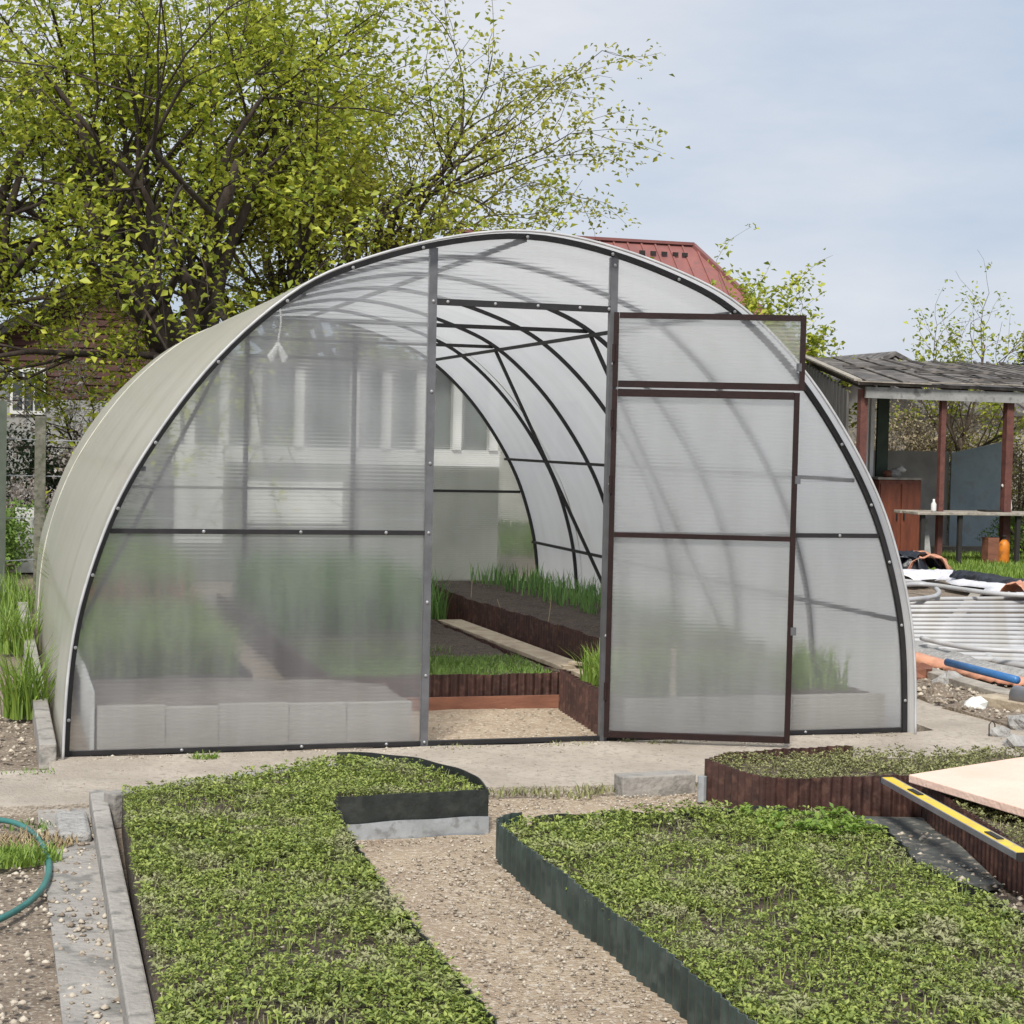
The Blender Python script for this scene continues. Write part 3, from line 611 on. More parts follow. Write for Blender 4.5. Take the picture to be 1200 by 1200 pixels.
# inside the greenhouse
g_ = 'raised beds inside the greenhouse'
I1 = thing('raised_bed', 'wide front left bed inside the greenhouse behind grey concrete slabs', 'garden bed', (-1.15, .5, 0))
for a, b in ((-1.85, -1.56), (-1.558, -1.33), (-1.328, -1.02), (-1.018, -.76), (-.758, -.46)):
    k = MB(); k.box(a, b, .10, .14, .0, .20+.006*math.sin(a*9)); bevel(k.build('slab', M['slab_pale'], I1), .003)
k = MB(); k.box(-1.88, -1.862, .1, 1.6, 0, .27); k.build('side_board', M['white'], I1)
patch([(-1.855, .145), (-.46, .145), (-.46, .7), (-.72, .92), (-1.0, .9), (-1.1, 1.05), (-1.855, 1.05)], -.0, .19, 'soil', M['soil_dry'], .07, .015, 15, parent=I1)
I2 = thing('raised_bed', 'long left bed inside the greenhouse full of leafy greens', 'garden bed', (-1.45, 3.5, 0))
patch([(-1.88, 1.06), (-1.1, 1.06), (-1.06, 5.8), (-1.9, 5.8)], 0, .19, 'soil', M['soil'], .1, .02, 16, parent=I2)
edging([(-1.06, 1.0), (-1.04, 5.8)], 0, .21, 'edging', M['edge_brown'], I2)
I3 = thing('raised_bed', 'middle bed inside the greenhouse behind dark edging with low feathery greens', 'garden bed', (0, 3.2, 0))
patch([(-.66, 1.07), (.595, 1.07), (.57, 5.6), (-.62, 5.6)], 0, .15, 'soil', M['soil'], .08, .018, 17, parent=I3)
edging([(-.68, 5.6), (-.68, 1.10), (-.66, 1.04), (.58, 1.04), (.61, 1.07)], 0, .185, 'edging', M['edge_brown'], I3, wave=.005)
edging([(.612, 1.08), (.62, 1.3), (.62, 3), (.58, 5.6)], 0, .150, 'edging', M['edge_brown'], I3, wave=.005)
k = MB(); k.box(-.36, .60, .985, 1.005, .0, .075); k.build('front_board', M['rust_board'], I3)
I4 = thing('raised_bed', 'right bed inside the greenhouse with tall brown corrugated edging and onions', 'garden bed', (1.5, 3.5, 0))
patch([(1.03, 1.5), (1.92, 1.5), (1.92, 5.8), (.95, 5.8), (.88, 4.1), (.98, 3)], 0, .26, 'soil', M['soil'], .08, .02, 18, parent=I4)
edging([(1.9, 1.45), (1.04, 1.45), (1.0, 1.55), (.95, 3), (.85, 4.1), (.92, 5.8)], 0, .285, 'edging', M['edge_brown'], I4, wave=.006)
I5 = thing('raised_bed', 'small corner bed just inside the door with brown panels and pale top rails', 'garden bed', (1.2, .6, 0))
edging([(.47, .10), (.50, .5), (.53, .93)], 0, .215, 'edging', M['edge_brown'], I5, amp=.017, period=.055, wave=.006)
for a, b in ((.56, .95), (.953, 1.42), (1.423, 1.92)):
    k = MB(); k.box(a, b, .08, .115, .0, .19); bevel(k.build('slab', M['slab_pale'], I5), .003)
patch([(.52, .12), (1.93, .12), (1.93, .98), (.56, .98)], 0, .17, 'soil', M['soil'], .08, .02, 19, parent=I5)
k = MB(); k.bar((.55, 1.0, .22), (1.1, 1.0, .235), .05, .018); k.bar((.60, 1.02, .24), (.85, .62, .235), .04, .014); k.build('top_rail', M['plank'], I5)
k = MB(); k.box(.455, .475, .07, .095, 0, .22); k.box(.80, .82, .1, .12, 0, .42); k.build('stake', M['plank'], I5)
pk = MB()
pk.bar((.82, 1.25, .135), (.72, 4.0, .135), .17, .025); bevel(pk.build('walk_board', M['plank']), .004)
tag(bpy.data.objects['walk_board'], 'long pale plank laid between the middle and right greenhouse beds', 'plank')
k = MB(); k.box(.64, .95, 1.05, 1.24, .0, .085); tag(bevel(k.build('sill_block', M['concrete']), .01), 'sandy block at the near end of the plank walk inside', 'block')
# straw and sticks at the bed rim
sk = MB(); gg = np.random.default_rng(9)
for i in range(7):
    a = np.array([.95+gg.uniform(-.04, .04), 1.6+gg.uniform(0, 3.6), .08+gg.uniform(0, .2)]); b = a+np.array([gg.uniform(-.05, .08), gg.uniform(-.15, .15), gg.uniform(.05, .25)]); sk.tube([a, (a+b)/2+gg.normal(0, .01, 3), b], .0025, 5)
tag(sk.build('dry_stalks', M['dry']), kind='stuff')
def plants(poly, n, h, m, seed, z, wd=.006, lean=.5): 
    g = np.random.default_rng(seed); P = scatter_in(poly, n, z, g); return tag(blades(P, h, wd, lean, 'bed_greens', M[m], g=g), kind='stuff')
plants([(-.62, 1.12), (.55, 1.12), (.58, 1.9), (-.62, 2.0)], 6500, .035, 'grass', 61, .15, .005, .9)
plants([(-.6, 2.0), (.25, 2.1), (.1, 2.7), (-.6, 2.7)], 900, .05, 'grass', 66, .15, .005, .9)
plants([(-.6, 3.0), (.35, 3.2), (.45, 5.5), (-.6, 5.5)], 2600, .42, 'onion', 62, .15, .014, .35)
plants([(-1.85, 1.1), (-1.12, 1.1), (-1.1, 3.2), (-1.85, 3.2)], 6500, .24, 'grass_bright', 63, .19, .012, .7)
plants([(-1.85, 3.4), (-1.12, 3.4), (-1.1, 5.7), (-1.85, 5.7)], 5000, .42, 'grass_bright', 64, .19, .014, .6)
plants([(1.5, 2.6), (1.88, 2.2), (1.88, 5.7), (1.3, 5.7)], 620, .17, 'onion', 65, .26, .012, .35)
plants([(.42, 4.0), (.70, 4.0), (.74, 5.3), (.4, 5.3)], 420, .36, 'onion', 75, .12, .012, .35)
plants([(1.15, 1.6), (1.85, 1.6), (1.85, 1.95), (1.15, 1.95)], 500, .10, 'grass_bright', 67, .26, .010, .5)
plants([(1.45, .3), (1.85, .3), (1.85, .9), (1.35, .9)], 500, .22, 'grass_bright', 68, .17, .010, .5)
plants([(.6, .3), (1.3, .3), (1.3, .9), (.6, .9)], 1500, .20, 'grass_bright', 69, .17, .010, .6)
plants([(-1.85, 3.0), (-1.15, 3.0), (-1.15, 3.5), (-1.85, 3.5)], 380, .34, 'red_leaf', 70, .19, .012, .5)

# ------------------------------------------------------------------ left side: tall grass, post, fence, hose
def clump(c, r, n, h, seed, label, m='grass_bright', wd=.010, lean=.75):
    g = np.random.default_rng(seed); a = g.uniform(0, 6.28, n); q = r*np.sqrt(g.uniform(0, 1, n)); P = np.stack([c[0]+q*np.cos(a), c[1]+q*np.sin(a), np.full(n, 0.)], 1)
    return tag(blades(P, h, wd, lean, 'grass_clump', M[m], seg=4, g=g), label, 'grass clump')
clump(gp(30, 840), .11, 170, .42, 71, 'tall bright grass clump against the greenhouse left wall, nearest the path')
clump(gp(22, 765), .13, 130, .40, 72, 'tall bright grass clump behind the nearest one on the left')
clump(gp(24, 715), .2, 110, .32, 73, 'grassy clump farthest back along the greenhouse left wall')
po = MB(); a = at(46, 640, 7.5); po.box(a[0]-.045, a[0]+.045, a[1]-.04, a[1]+.04, 0, at(46, 488, 7.5)[2]); po.add([], []) if False else None
fence = thing('fence', 'thin wire fence on a mossy grey concrete post at the far left', 'fence', (a[0], a[1], 0))
bevel(po.build('post', mat('mossy_concrete', (.22, .21, .17), (.11, .11, .08), 9, .95, .4, c3=(.09, .10, .06), s3=22), fence), .008)
w2 = MB(); a2 = at(2, 640, 7.2); w2.box(a2[0]-.03, a2[0]+.03, a2[1]-.03, a2[1]+.03, 0, at(2, 470, 7.2)[2]); w2.build('post', mat('green_post', (.10, .12, .09), None, 8, .6), fence)
wi = MB()
for z in (.3, .65, 1.0, 1.3): wi.tube([(a2[0]-3, a2[1], z), (a2[0], a2[1], z+.01), (a[0], a[1], z), (a[0]+3.5, a[1]+.6, z-.02)], .004, 5)
wi.build('wire', M['zinc'], fence)
hs = MB(); h0 = gp(-40, 968); h1 = gp(28, 972); h2 = gp(52, 996); h3 = gp(62, 1040); h4 = gp(20, 1150)
P_ = smooth_path([p[:2] for p in (h0, gp(-5, 964), h1, h2, gp(58, 1026), gp(42, 1056), gp(-5, 1085), gp(-60, 1100))], 6); hs.tube(np.c_[P_, np.full(len(P_), .012)], .010, 10)
tag(hs.build('garden_hose', M['teal'], smooth=True), 'teal garden hose curling on the ground at the lower left corner', 'hose')
weeds(gp(12, 1010), .16, 500, 44, .05, 'green weeds inside the curl of the teal hose')
weeds(gp(20, 990), .2, 500, 45, .035, m='dry')
k = MB(); q = gp(85, 960); k.box(-2.06, -1.95, -1.52, -1.15, -.01, .03); tag(bevel(k.build('paving_stone', M['stone']), .015), 'rough grey paving stone between the hose and the left kerb', 'stone')
for i, (x, y, r, lab) in enumerate([(-2.45, 1.9, .10, 'brown stone lying left of the tall grass, nearer one'), (-2.5, 3.0, .12, 'brown stone lying left of the tall grass, farther one')]):
    k = MB(); k.rock((x, y, .03), r, i); tag(k.build('stone', M['stone']), lab, 'stone')
# rubbish and pots by the fence: light tin box and boards
def crate(c, s, name, label, cat, m):
    k = MB(); t = .018; x, y, z = c; a, b, h = s
    k.box(x-a, x+a, y-b, y-b+t, z, z+h); k.box(x-a, x+a, y+b-t, y+b, z, z+h); k.box(x-a, x-a+t, y-b+t, y+b-t, z, z+h); k.box(x+a-t, x+a, y-b+t, y+b-t, z, z+h); k.box(x-a+t, x+a-t, y-b+t, y+b-t, z, z+t)
    return tag(k.build(name, m), label, cat)
q = at(33, 590, 10); crate((q[0], q[1], 0), (.12, .12, .62), 'bin', 'white metal bin standing behind the concrete fence post', 'bin', M['white'])
q = at(20, 560, 11.5); crate((q[0], q[1], 0), (.55, .2, .35), 'planter', 'low brown wooden planter behind the wire fence at far left', 'planter', M['rust_board'])

# ------------------------------------------------------------------ right side: the heap of pipes and building scraps
pg = 'white plastic pipes stacked in parallel rows'
rows = list(np.linspace(698, 763, 15))
for i, y in enumerate(rows):
    j = gg.uniform(-1.2, 1.2); a = gp(1020, y+j*.5, .09); b = gp(1262, y+2+gg.uniform(-1, 1)+(y-730)*.12, .09); z = .055
    c = (a+b)/2+np.array([0, 0, .01]); r_ = MB(); r_.tube([np.array([a[0], a[1], z]), np.array([c[0], c[1], z+.002]), np.array([b[0], b[1], z])], .019, 10)
    tag(r_.build('plastic_pipe', M['pipe_white'], smooth=True), 'straight white plastic pipe in the stacked parallel rows right of the greenhouse', 'pipe', pg)
def hoop(pts, z, r, name, label, m='pipe_white', cat='pipe', group=None):
    G_ = [gp(x, y, z)[:2] for x, y in pts]; P = smooth_path(G_, 6); o = MB(); o.tube(np.c_[P, np.full(len(P), z)], r, 10); return tag(o.build(name, M[m], smooth=True), label, cat, group)
hoop([(1270, 760), (1210, 762), (1175, 762), (1158, 766), (1162, 774), (1200, 780), (1270, 786)], .05, .022, 'bent_pipe', 'white pipe bent into a hairpin at the near right of the pipe rows')
hoop([(1050, 680), (1085, 684), (1100, 692), (1098, 698), (1085, 701), (1050, 704)], .10, .022, 'bent_pipe', 'white pipe bent into a hairpin at the far left of the pipe rows')
hoop([(1050, 687), (1080, 684), (1130, 691), (1180, 697), (1260, 699)], .13, .022, 'bent_pipe', 'white pipe sweeping over the far side of the rows')
hoop([(1080, 748), (1110, 755), (1160, 762), (1260, 764)], .14, .016, 'bent_pipe', 'thin white pipe lying across the near rows')
# wooden bearers below
for i, (x0, yy0, x1, yy1) in enumerate([(1090, 765, 1150, 690), (1180, 775, 1240, 695)]):
    a = gp(x0, yy0, .02); b = gp(x1, yy1, .02); k = MB(); k.bar((a[0], a[1], .02), (b[0], b[1], .02), .1, .05)
    tag(k.build('bearer_plank', M['plank_grey']), ['left', 'right'][i]+' wooden bearer lying across under the white pipe rows', 'plank')
def tarp(pts, z, h, name, label, m, cat, seed=0, r=None):
    """a crumpled strip of film lying along a line"""
    G_ = [np.array(gp(x, y, z)[:2]) for x, y in pts]; P = smooth_path(G_, 10); T = np.gradient(P, axis=0); T /= np.linalg.norm(T, axis=1)[:, None]; N = np.stack([-T[:, 1], T[:, 0]], 1); g = np.random.default_rng(seed); n = len(P); V = []; m_ = 9
    for j in range(m_):
        u = (j/(m_-1)-.5)*2; V.append(np.c_[P+N*(u*r*(1+g.uniform(-.2, .2, n)))[:, None], z+h*(1-u*u)**.5+g.uniform(-.2, .25, n)*h])
    V = np.concatenate(V); F = [(j*n+i, j*n+i+1, (j+1)*n+i+1, (j+1)*n+i) for j in range(m_-1) for i in range(n-1)]; o = MB(); o.add(V, F); o = o.build(name, M[m], smooth=True); s = o.modifiers.new('s', 'SOLIDIFY'); s.thickness = .004
    return tag(o, label, cat)
tarp([(1040, 678), (1090, 675), (1130, 679), (1200, 694), (1270, 702)], .08, .06, 'plastic_film', 'white crumpled plastic film along the far edge of the pipe rows', 'film_white', 'film', 1, .30)
tarp([(1120, 677), (1150, 680), (1200, 689), (1270, 697)], .12, .07, 'film_roll', 'black film roll behind the pipe rows beside the lawn', 'film_dark', 'film', 2, .14)
tarp([(1052, 668), (1066, 667), (1078, 669)], .12, .17, 'film_roll', 'small black film bundle beside the greenhouse at the far end of the pipes', 'film_dark', 'film', 3, .28)
tarp([(1076, 664), (1082, 667), (1090, 670)], .12, .15, 'peach_film', 'small orange film scrap between the black bundle and white film', 'film_peach', 'film', 4, .22)
tarp([(1040, 658), (1052, 661), (1066, 664)], .12, .1, 'peach_film', 'pale peach film scrap at the greenhouse foot behind the black bundle', 'film_peach', 'film', 8, .2)
tarp([(1186, 697), (1210, 694), (1270, 702)], .12, .10, 'peach_film', 'peach film end sticking out from under the black roll at the right edge', 'film_peach', 'film', 5, .12)
tarp([(1040, 754), (1068, 764), (1110, 776), (1160, 791), (1270, 806)], .03, .06, 'grey_film', 'grey dusty sheeting strip between the pipes and the blue tube', 'stone', 'sheeting', 6, .16)
tarp([(1040, 764), (1072, 773), (1110, 783), (1160, 797), (1205, 803), (1270, 812)], .05, .04, 'peach_film', 'long peach insulation strip lying under the blue tube', 'film_peach', 'insulation', 7, .075)
a = gp(1110, 776, .12); b = gp(1192, 797, .12); k = MB(); k.tube([a, (a+b)/2, b], .023, 12); tag(k.build('blue_tube', M['blue'], smooth=True), 'short blue plastic tube lying on the peach strip', 'tube')
a = gp(1045, 780, .03); b = gp(1186, 822, .03); k = MB(); k.bar((a[0], a[1], .05), (b[0], b[1], .05), .13, .05); tag(bevel(k.build('plank', M['plank_grey']), .004), 'weathered grey plank below the peach strip beside the rubble', 'plank')
a = gp(1155, 824, .03); b = gp(1290, 850, .03); k = MB(); k.bar((a[0], a[1], .055), (b[0], b[1], .05), .16, .05); tag(bevel(k.build('plank', M['plank']), .004), 'yellowish new plank at the right edge below the grey tube end', 'plank')
a = gp(1190, 815, .1); b = gp(1270, 828, .1); k = MB(); k.tube([a, b], .055, 16); tag(k.build('grey_tube', M['alu'], smooth=True), 'grey round tube end at the right edge beyond the plank', 'tube')
# earth bank and rubble under the planks
bp = [gp(x, y)[:2] for x, y in ((1040, 775), (1060, 815), (1100, 832), (1150, 845), (1200, 862), (1290, 880), (1300, 810), (1200, 770), (1060, 750))]
struct(patch(bp, -.03, .03, 'earth_bank', M['dirt'], .09, .035, 20, ns=14))
gravel(bp[:6]+[bp[6]], 1100, .016, 'gravel', 38, .04)
for i, (x, y, r, m_, lab) in enumerate([(1142, 836, .075, 'white', 'white stone on the concrete below the grey plank'), (1075, 800, .10, 'rust_board', 'reddish brick lump under the grey plank near the greenhouse'), (1112, 808, .09, 'stone', 'grey rubble lump in the bank beside the white stone'), (1098, 822, .08, 'dirt', 'brown earth clod between the brick and the grey lump'), (1172, 866, .055, 'stone', 'grey concrete lump beside the wire loop'), (1198, 858, .08, 'stone', 'pale grey concrete lump at the right edge'), (1192, 878, .06, 'stone', 'flat grey rubble lump just behind the pink board')]):
    q = gp(x, y); k = MB(); k.rock((q[0], q[1], r*.45), r, 20+i); tag(k.build('rubble_lump', M[m_]), lab, 'rubble')
q = gp(1162, 866); k = MB(); k.tube([q+np.array([-.014, 0, 0]), q+np.array([-.016, 0, .07]), q+np.array([0, 0, .09]), q+np.array([.016, 0, .07]), q+np.array([.016, 0, 0])], .003, 6); tag(k.build('wire_loop', M['steel']), 'small bent wire loop sticking up from the path', 'wire')
# pink insulation board and spirit level
A_ = [gp(1065, 906, .20), gp(1180, 888, .20), gp(1320, 868, .20), gp(1380, 1020, .20), gp(1200, 946, .20)]
A_ = [np.array([p[0], p[1]]) for p in A_]; mb = MB(); n = len(A_)
mb.add([(p[0], p[1], .165) for p in A_]+[(p[0], p[1], .195) for p in A_], [tuple(range(n))[::-1], tuple(range(n, 2*n))]+[(i, (i+1) % n, n+(i+1) % n, n+i) for i in range(n)])
tag(bevel(mb.build('insulation_board', M['pink']), .003), 'pale pink foam board lying across the right seedling bed', 'board')
a = gp(1040, 907, .19); b = gp(1195, 992, .19); d = unit(b-a); d[2] = 0; L_ = 1.18; b = a+d*L_; nn = np.array([-d[1], d[0], 0])
LV = thing('spirit_level', 'yellow spirit level resting on the brown edging beside the pink board', 'spirit level', (a[0], a[1], .155))
k = MB(); k.bar(a*[1, 1, 0]+[0, 0, .168], b*[1, 1, 0]+[0, 0, .168], .042, .022); bevel(k.build('body', M['yellow'], LV), .002)
k = MB(); k.bar(a*[1, 1, 0]-nn*.0235+[0, 0, .168], b*[1, 1, 0]-nn*.0235+[0, 0, .168], .005, .020); k.build('side_rail', M['alu'], LV)
k = MB(); k.bar(a*[1, 1, 0]+nn*.0235+[0, 0, .168], b*[1, 1, 0]+nn*.0235+[0, 0, .168], .005, .020); k.build('side_rail', M['alu'], LV)
for t in (.28, .95):
    k = MB(); c0 = a+d*t; c0[2] = .180; k.bar(c0-d*.05, c0+d*.05, .022, .005); k.build('vial_window', M['dark'], LV)
k = MB()
for t in (.0, L_): c0 = a+d*t; c0[2] = .168; k.bar(c0-d*.004, c0+d*.004, .054, .026)
k.build('end_cap', M['dark'], LV)

# ------------------------------------------------------------------ shed on the right
SH = thing('shed', 'open lean-to shed with rust red posts and a flat grey felt roof', 'shed', (9, 12, 0))
Yf, Yb = 11.0, 15.0
c0 = at(1010, 449, Yf); c1 = at(1330, 470, Yf); c2 = at(942, 418, Yb)
xl, xr = c0[0], c1[0]+1.5; zf, zb = c0[2]-.02, c2[2]
xlb = c2[0]
def roof_slab(name, pts, th, m, parent, ncorr=0, amp=0):
    a, b, c, d = [np.array(p, float) for p in pts]; nu = max(2, ncorr*6) if ncorr else 14; nv = 8; V = []; g = np.random.default_rng(3)
    for lay in (0, 1):
        for j in range(nv):
            for i in range(nu):
                u, v = i/(nu-1), j/(nv-1); p = (a*(1-u)+b*u)*(1-v)+(d*(1-u)+c*u)*v
                zz = amp*math.sin(u*ncorr*2*math.pi) if ncorr else 0; p = p+np.array([0, 0, zz+(0 if lay == 0 else -th)]); V.append(p)
    n = nu*nv; F = []
    for lay in (0, 1): F += [(lay*n+j*nu+i, lay*n+j*nu+i+1, lay*n+(j+1)*nu+i+1, lay*n+(j+1)*nu+i) for j in range(nv-1) for i in range(nu-1)]
    F += [(i, i+1, n+i+1, n+i) for i in range(nu-1)]+[((nv-1)*nu+i, (nv-1)*nu+i+1, n+(nv-1)*nu+i+1, n+(nv-1)*nu+i) for i in range(nu-1)]
    F += [(j*nu, (j+1)*nu, n+(j+1)*nu, n+j*nu) for j in range(nv-1)]+[(j*nu+nu-1, (j+1)*nu+nu-1, n+(j+1)*nu+nu-1, n+j*nu+nu-1) for j in range(nv-1)]
    k = MB(); k.add(V, F); return k.build(name, m, parent)
rf = roof_slab('roof', [(xl-.12, Yf-.15, zf+.03), (xr, Yf-.15, zf+.0), (xr, Yb, zb-.02), (xlb-.0, Yb, zb+.0)], .035, M['felt'], SH)
k = MB()
for i, u in enumerate(np.linspace(0, 1, 7)[:-1]):
    xa = xl-.12+(xr-xl)*u; xb = xa+(xr-xl)/6+.05; k.bar((xa, Yf-.16, zf+.045+.012*((i*7) % 3-1)), (xb, Yf-.16, zf+.04+.012*((i*5) % 3-1)), .10, .012)
k.bar((xl-.13, Yf-.15, zf+.05), (xlb-.02, Yb, zb+.02), .09, .02)
k.build('roof_edge', M['plank_grey'], rf)
k = MB(); k.bar((xl-.0, Yf-.10, zf-.09), (xr, Yf-.10, zf-.11), .04, .13); k.build('fascia', M['asbestos'], SH)
k = MB()
for u in np.linspace(.03, .97, 9):
    xa = xl+(xr-xl)*u; k.bar((xa, Yf, zf-.05), (xlb+(xr-xlb)*u, Yb, zb-.09), .05, .08)
k.build('rafter', M['bark_light'], SH)
for px, yy, w_ in ((1007, Yf, .09), (1101, Yf, .065), (1178, Yf, .095)):
    q = at(px, 600, yy); k = MB(); k.box(q[0]-w_/2, q[0]+w_/2, yy-w_/2, yy+w_/2, 0, zf-.05); k.build('post', M['rust_post'], SH)
q = at(1270, 600, Yf); k = MB(); k.box(q[0]-.045, q[0]+.045, Yf-.045, Yf+.045, 0, zf-.05); k.build('post', M['rust_post'], SH)
k = MB(); gz = np.random.default_rng(12)
for i in range(11):
    u = .02+i*.096; xa = xl-.1+(xr-xl)*u; x2 = xlb+(xr-xlb)*u; k.bar((xa, Yf-.14, zf+.045), (x2, Yb, zb+.012), .03+.05*gz.random(), .014)
for i in range(7):
    u = gz.uniform(.03, .55); v = gz.uniform(.05, .7); x = xl+(xr-xl)*u+.1; y = Yf+(Yb-Yf)*v; z = zf+(zb-zf)*v+.06; k.bar((x, y, z), (x+gz.uniform(.4, 1.1), y+gz.uniform(-.3, .3), z+.01), .1, .03)
k.build('roof_batten', M['felt'], rf)
# left side wall of dark boards and the dim back corner
k = MB()
for i in range(14):
    u = i/14; xa = xl-.02+(xlb-xl)*u; ya = Yf+.3+(Yb-Yf-.4)*u; xb = xl-.02+(xlb-xl)*(u+1/14); yb = Yf+.3+(Yb-Yf-.4)*(u+1/14); k.bar((xa, ya, (zf+(zb-zf)*u)/2-.03), (xb, yb-.01, (zf+(zb-zf)*u)/2-.03), .03, (zf+(zb-zf)*u)-.06)
k.build('side_wall', mat('old_boards', (.16, .15, .14), (.07, .066, .062), 6, .9, .4, stretch=(4, 4, .4)), SH)
# white framed doorway with a dark green door
q0 = at(1016, 500, 12.2); q1 = at(1033, 500, 12.3); top = at(1016, 455, 12.2)[2]+.1
k = MB(); k.box(q0[0]-.06, q0[0]+.01, 12.17, 12.23, .0, top); k.box(q0[0]+.04, q0[0]+.09, 12.17, 12.23, .0, top); k.build('door_frame', M['white'], SH)
k = MB(); k.box(q1[0]-.07, q1[0]+.09, 12.27, 12.31, .6, top); k.build('door', M['door_green'], SH)
# back fence of sheets
k = MB(); qa = at(1040, 526, Yb); qb = at(1100, 529, Yb); k.box(qa[0]-.6, qb[0], Yb-.3, Yb-.26, 0, qb[2]); k.build('back_panel', M['sheet_grey'], SH)
qc = at(1177, 518, Yb-.4); k = MB(); V = [(qb[0]+.01, Yb-.35, 0), (qc[0], Yb-.35, 0), (qc[0], Yb-.35, qc[2]), (qb[0]+.01, Yb-.35, qb[2]-.02)]; V += [(x, y+.03, z) for x, y, z in V]
k.add(V, [(0, 1, 2, 3), (7, 6, 5, 4), (0, 4, 5, 1), (1, 5, 6, 2), (2, 6, 7, 3), (3, 7, 4, 0)]); k.build('back_panel', M['sheet_blue'], SH)
# cabinet
qa = at(1030, 562, 11.9); qb = at(1080, 562, 11.9); CB = thing('cabinet', 'reddish brown wooden cabinet under the shed roof', 'cabinet', ((qa[0]+qb[0])/2, 12.1, 0))
k = MB(); k.box(qa[0], qb[0], 11.9, 12.4, .02, qa[2]); bevel(k.build('body', M['cabinet'], CB), .01)
k = MB(); k.box(qa[0]-.02, qb[0]+.02, 11.88, 12.42, qa[2]+.001, qa[2]+.03); k.build('top', M['plank_grey'], CB)
for s_ in (0, 1):
    w_ = (qb[0]-qa[0]); k = MB(); k.box(qa[0]+.02+s_*w_/2, qa[0]+w_/2-.01+s_*(w_/2-.01), 11.88, 11.899, .08, qa[2]-.05); dd = k.build('door', M['cabinet'], CB)
    k = MB(); xh = qa[0]+w_/2+(-.05 if s_ == 0 else .05); k.box(xh-.008, xh+.008, 11.86, 11.879, .5, .58); k.build('handle', M['steel'], dd)
# junk on the cabinet
for i, (px, py, r, lab, m_) in enumerate([(1048, 548, .09, 'grey cloth heap on the cabinet', 'stone'), (1040, 552, .07, 'brown rag on the cabinet left end', 'rust_board'), (1056, 540, .06, 'small pale bundle topmost on the cabinet', 'cream')]):
    q = at(px, py, 12.05); k = MB(); k.rock((q[0], q[1], qa[2]+.03+r*.5+(.07 if i == 2 else 0)), r, 40+i); tag(k.build('cloth_bundle', M[m_], smooth=True), lab, 'cloth')
# table
Yt = 10.7; ta = at(1076, 600, Yt); tb = at(1300, 607, Yt); TB = thing('work_table', 'long grey work table in front of the shed posts', 'table', ((ta[0]+tb[0])/2, Yt, 0))
zt = ta[2]; k = MB()
k.box(ta[0], tb[0], Yt, Yt+.21, zt-.035, zt); k.box(ta[0]+.03, tb[0], Yt+.22, Yt+.43, zt-.033, zt-.002); k.box(ta[0]+.01, tb[0], Yt+.44, Yt+.60, zt-.035, zt+.001); bevel(k.build('table_top', M['plank_grey'], TB), .006)
for px in (1084, 1128, 1196, 1250):
    q = at(px, 620, Yt); k = MB(); k.box(q[0]-.025, q[0]+.025, Yt+.04, Yt+.09, 0, zt-.036); k.build('leg', M['dark'], TB)
k = MB(); q = at(1094, 598, Yt+.15); k.lathe((q[0], Yt+.15, zt+.001), [(.03, 0), (.032, .02), (.032, .09), (.014, .12), (.013, .15)], 14); tag(k.build('bottle', M['white'], smooth=True), 'white plastic bottle standing on the left end of the work table', 'bottle')
q = at(1178, 596, Yt+.3); k = MB(); k.tube([(q[0]-.06, Yt+.3, zt+.33), (q[0]+.0, Yt+.3, zt+.28), (q[0]+.06, Yt+.3, zt+.18), (q[0]+.08, Yt+.3, zt+.05), (q[0]+.07, Yt+.3, zt+.004)], .015, 8); tag(k.build('bent_rod', M['cream'], smooth=True), 'pale curved rod propped on the work table by the right post', 'rod')
k = MB(); q = at(1160, 600, Yt+.4); k.box(q[0]-.12, q[0]+.12, Yt+.3, Yt+.5, zt+.002, zt+.02); tag(bevel(k.build('tray', M['dark']), .004), 'dark flat tray on the right of the work table', 'tray')
# gas bottle and box
q = at(1176, 662, 10.87); CY = thing('gas_cylinder', 'orange gas cylinder standing under the work table', 'gas cylinder', (q[0], q[1], 0))
k = MB(); k.lathe((q[0], q[1], 0), [(.05, 0), (.062, .015), (.066, .05), (.066, .24), (.058, .28), (.035, .31), (.02, .32)], 18); k.build('body', M['orange'], CY, smooth=True)
k = MB(); k.lathe((q[0], q[1], .32), [(.018, 0), (.018, .03), (.03, .035), (.03, .05), (.01, .055)], 12); k.build('valve', M['dark'], CY)
q = at(1160, 662, 10.95); crate((q[0], q[1], 0), (.075, .07, .34), 'box', 'tall brown box beside the orange gas cylinder', 'box', M['rust_board'])
q = gp(1092, 664); k = MB(); k.bar((q[0], q[1]+.1, .0), (q[0]+.03, q[1]+.28, .55), .1, .02); k.build('loose_board', M['asbestos']); tag(bpy.data.objects['loose_board'], 'pale board leaning below the work table left end', 'board')

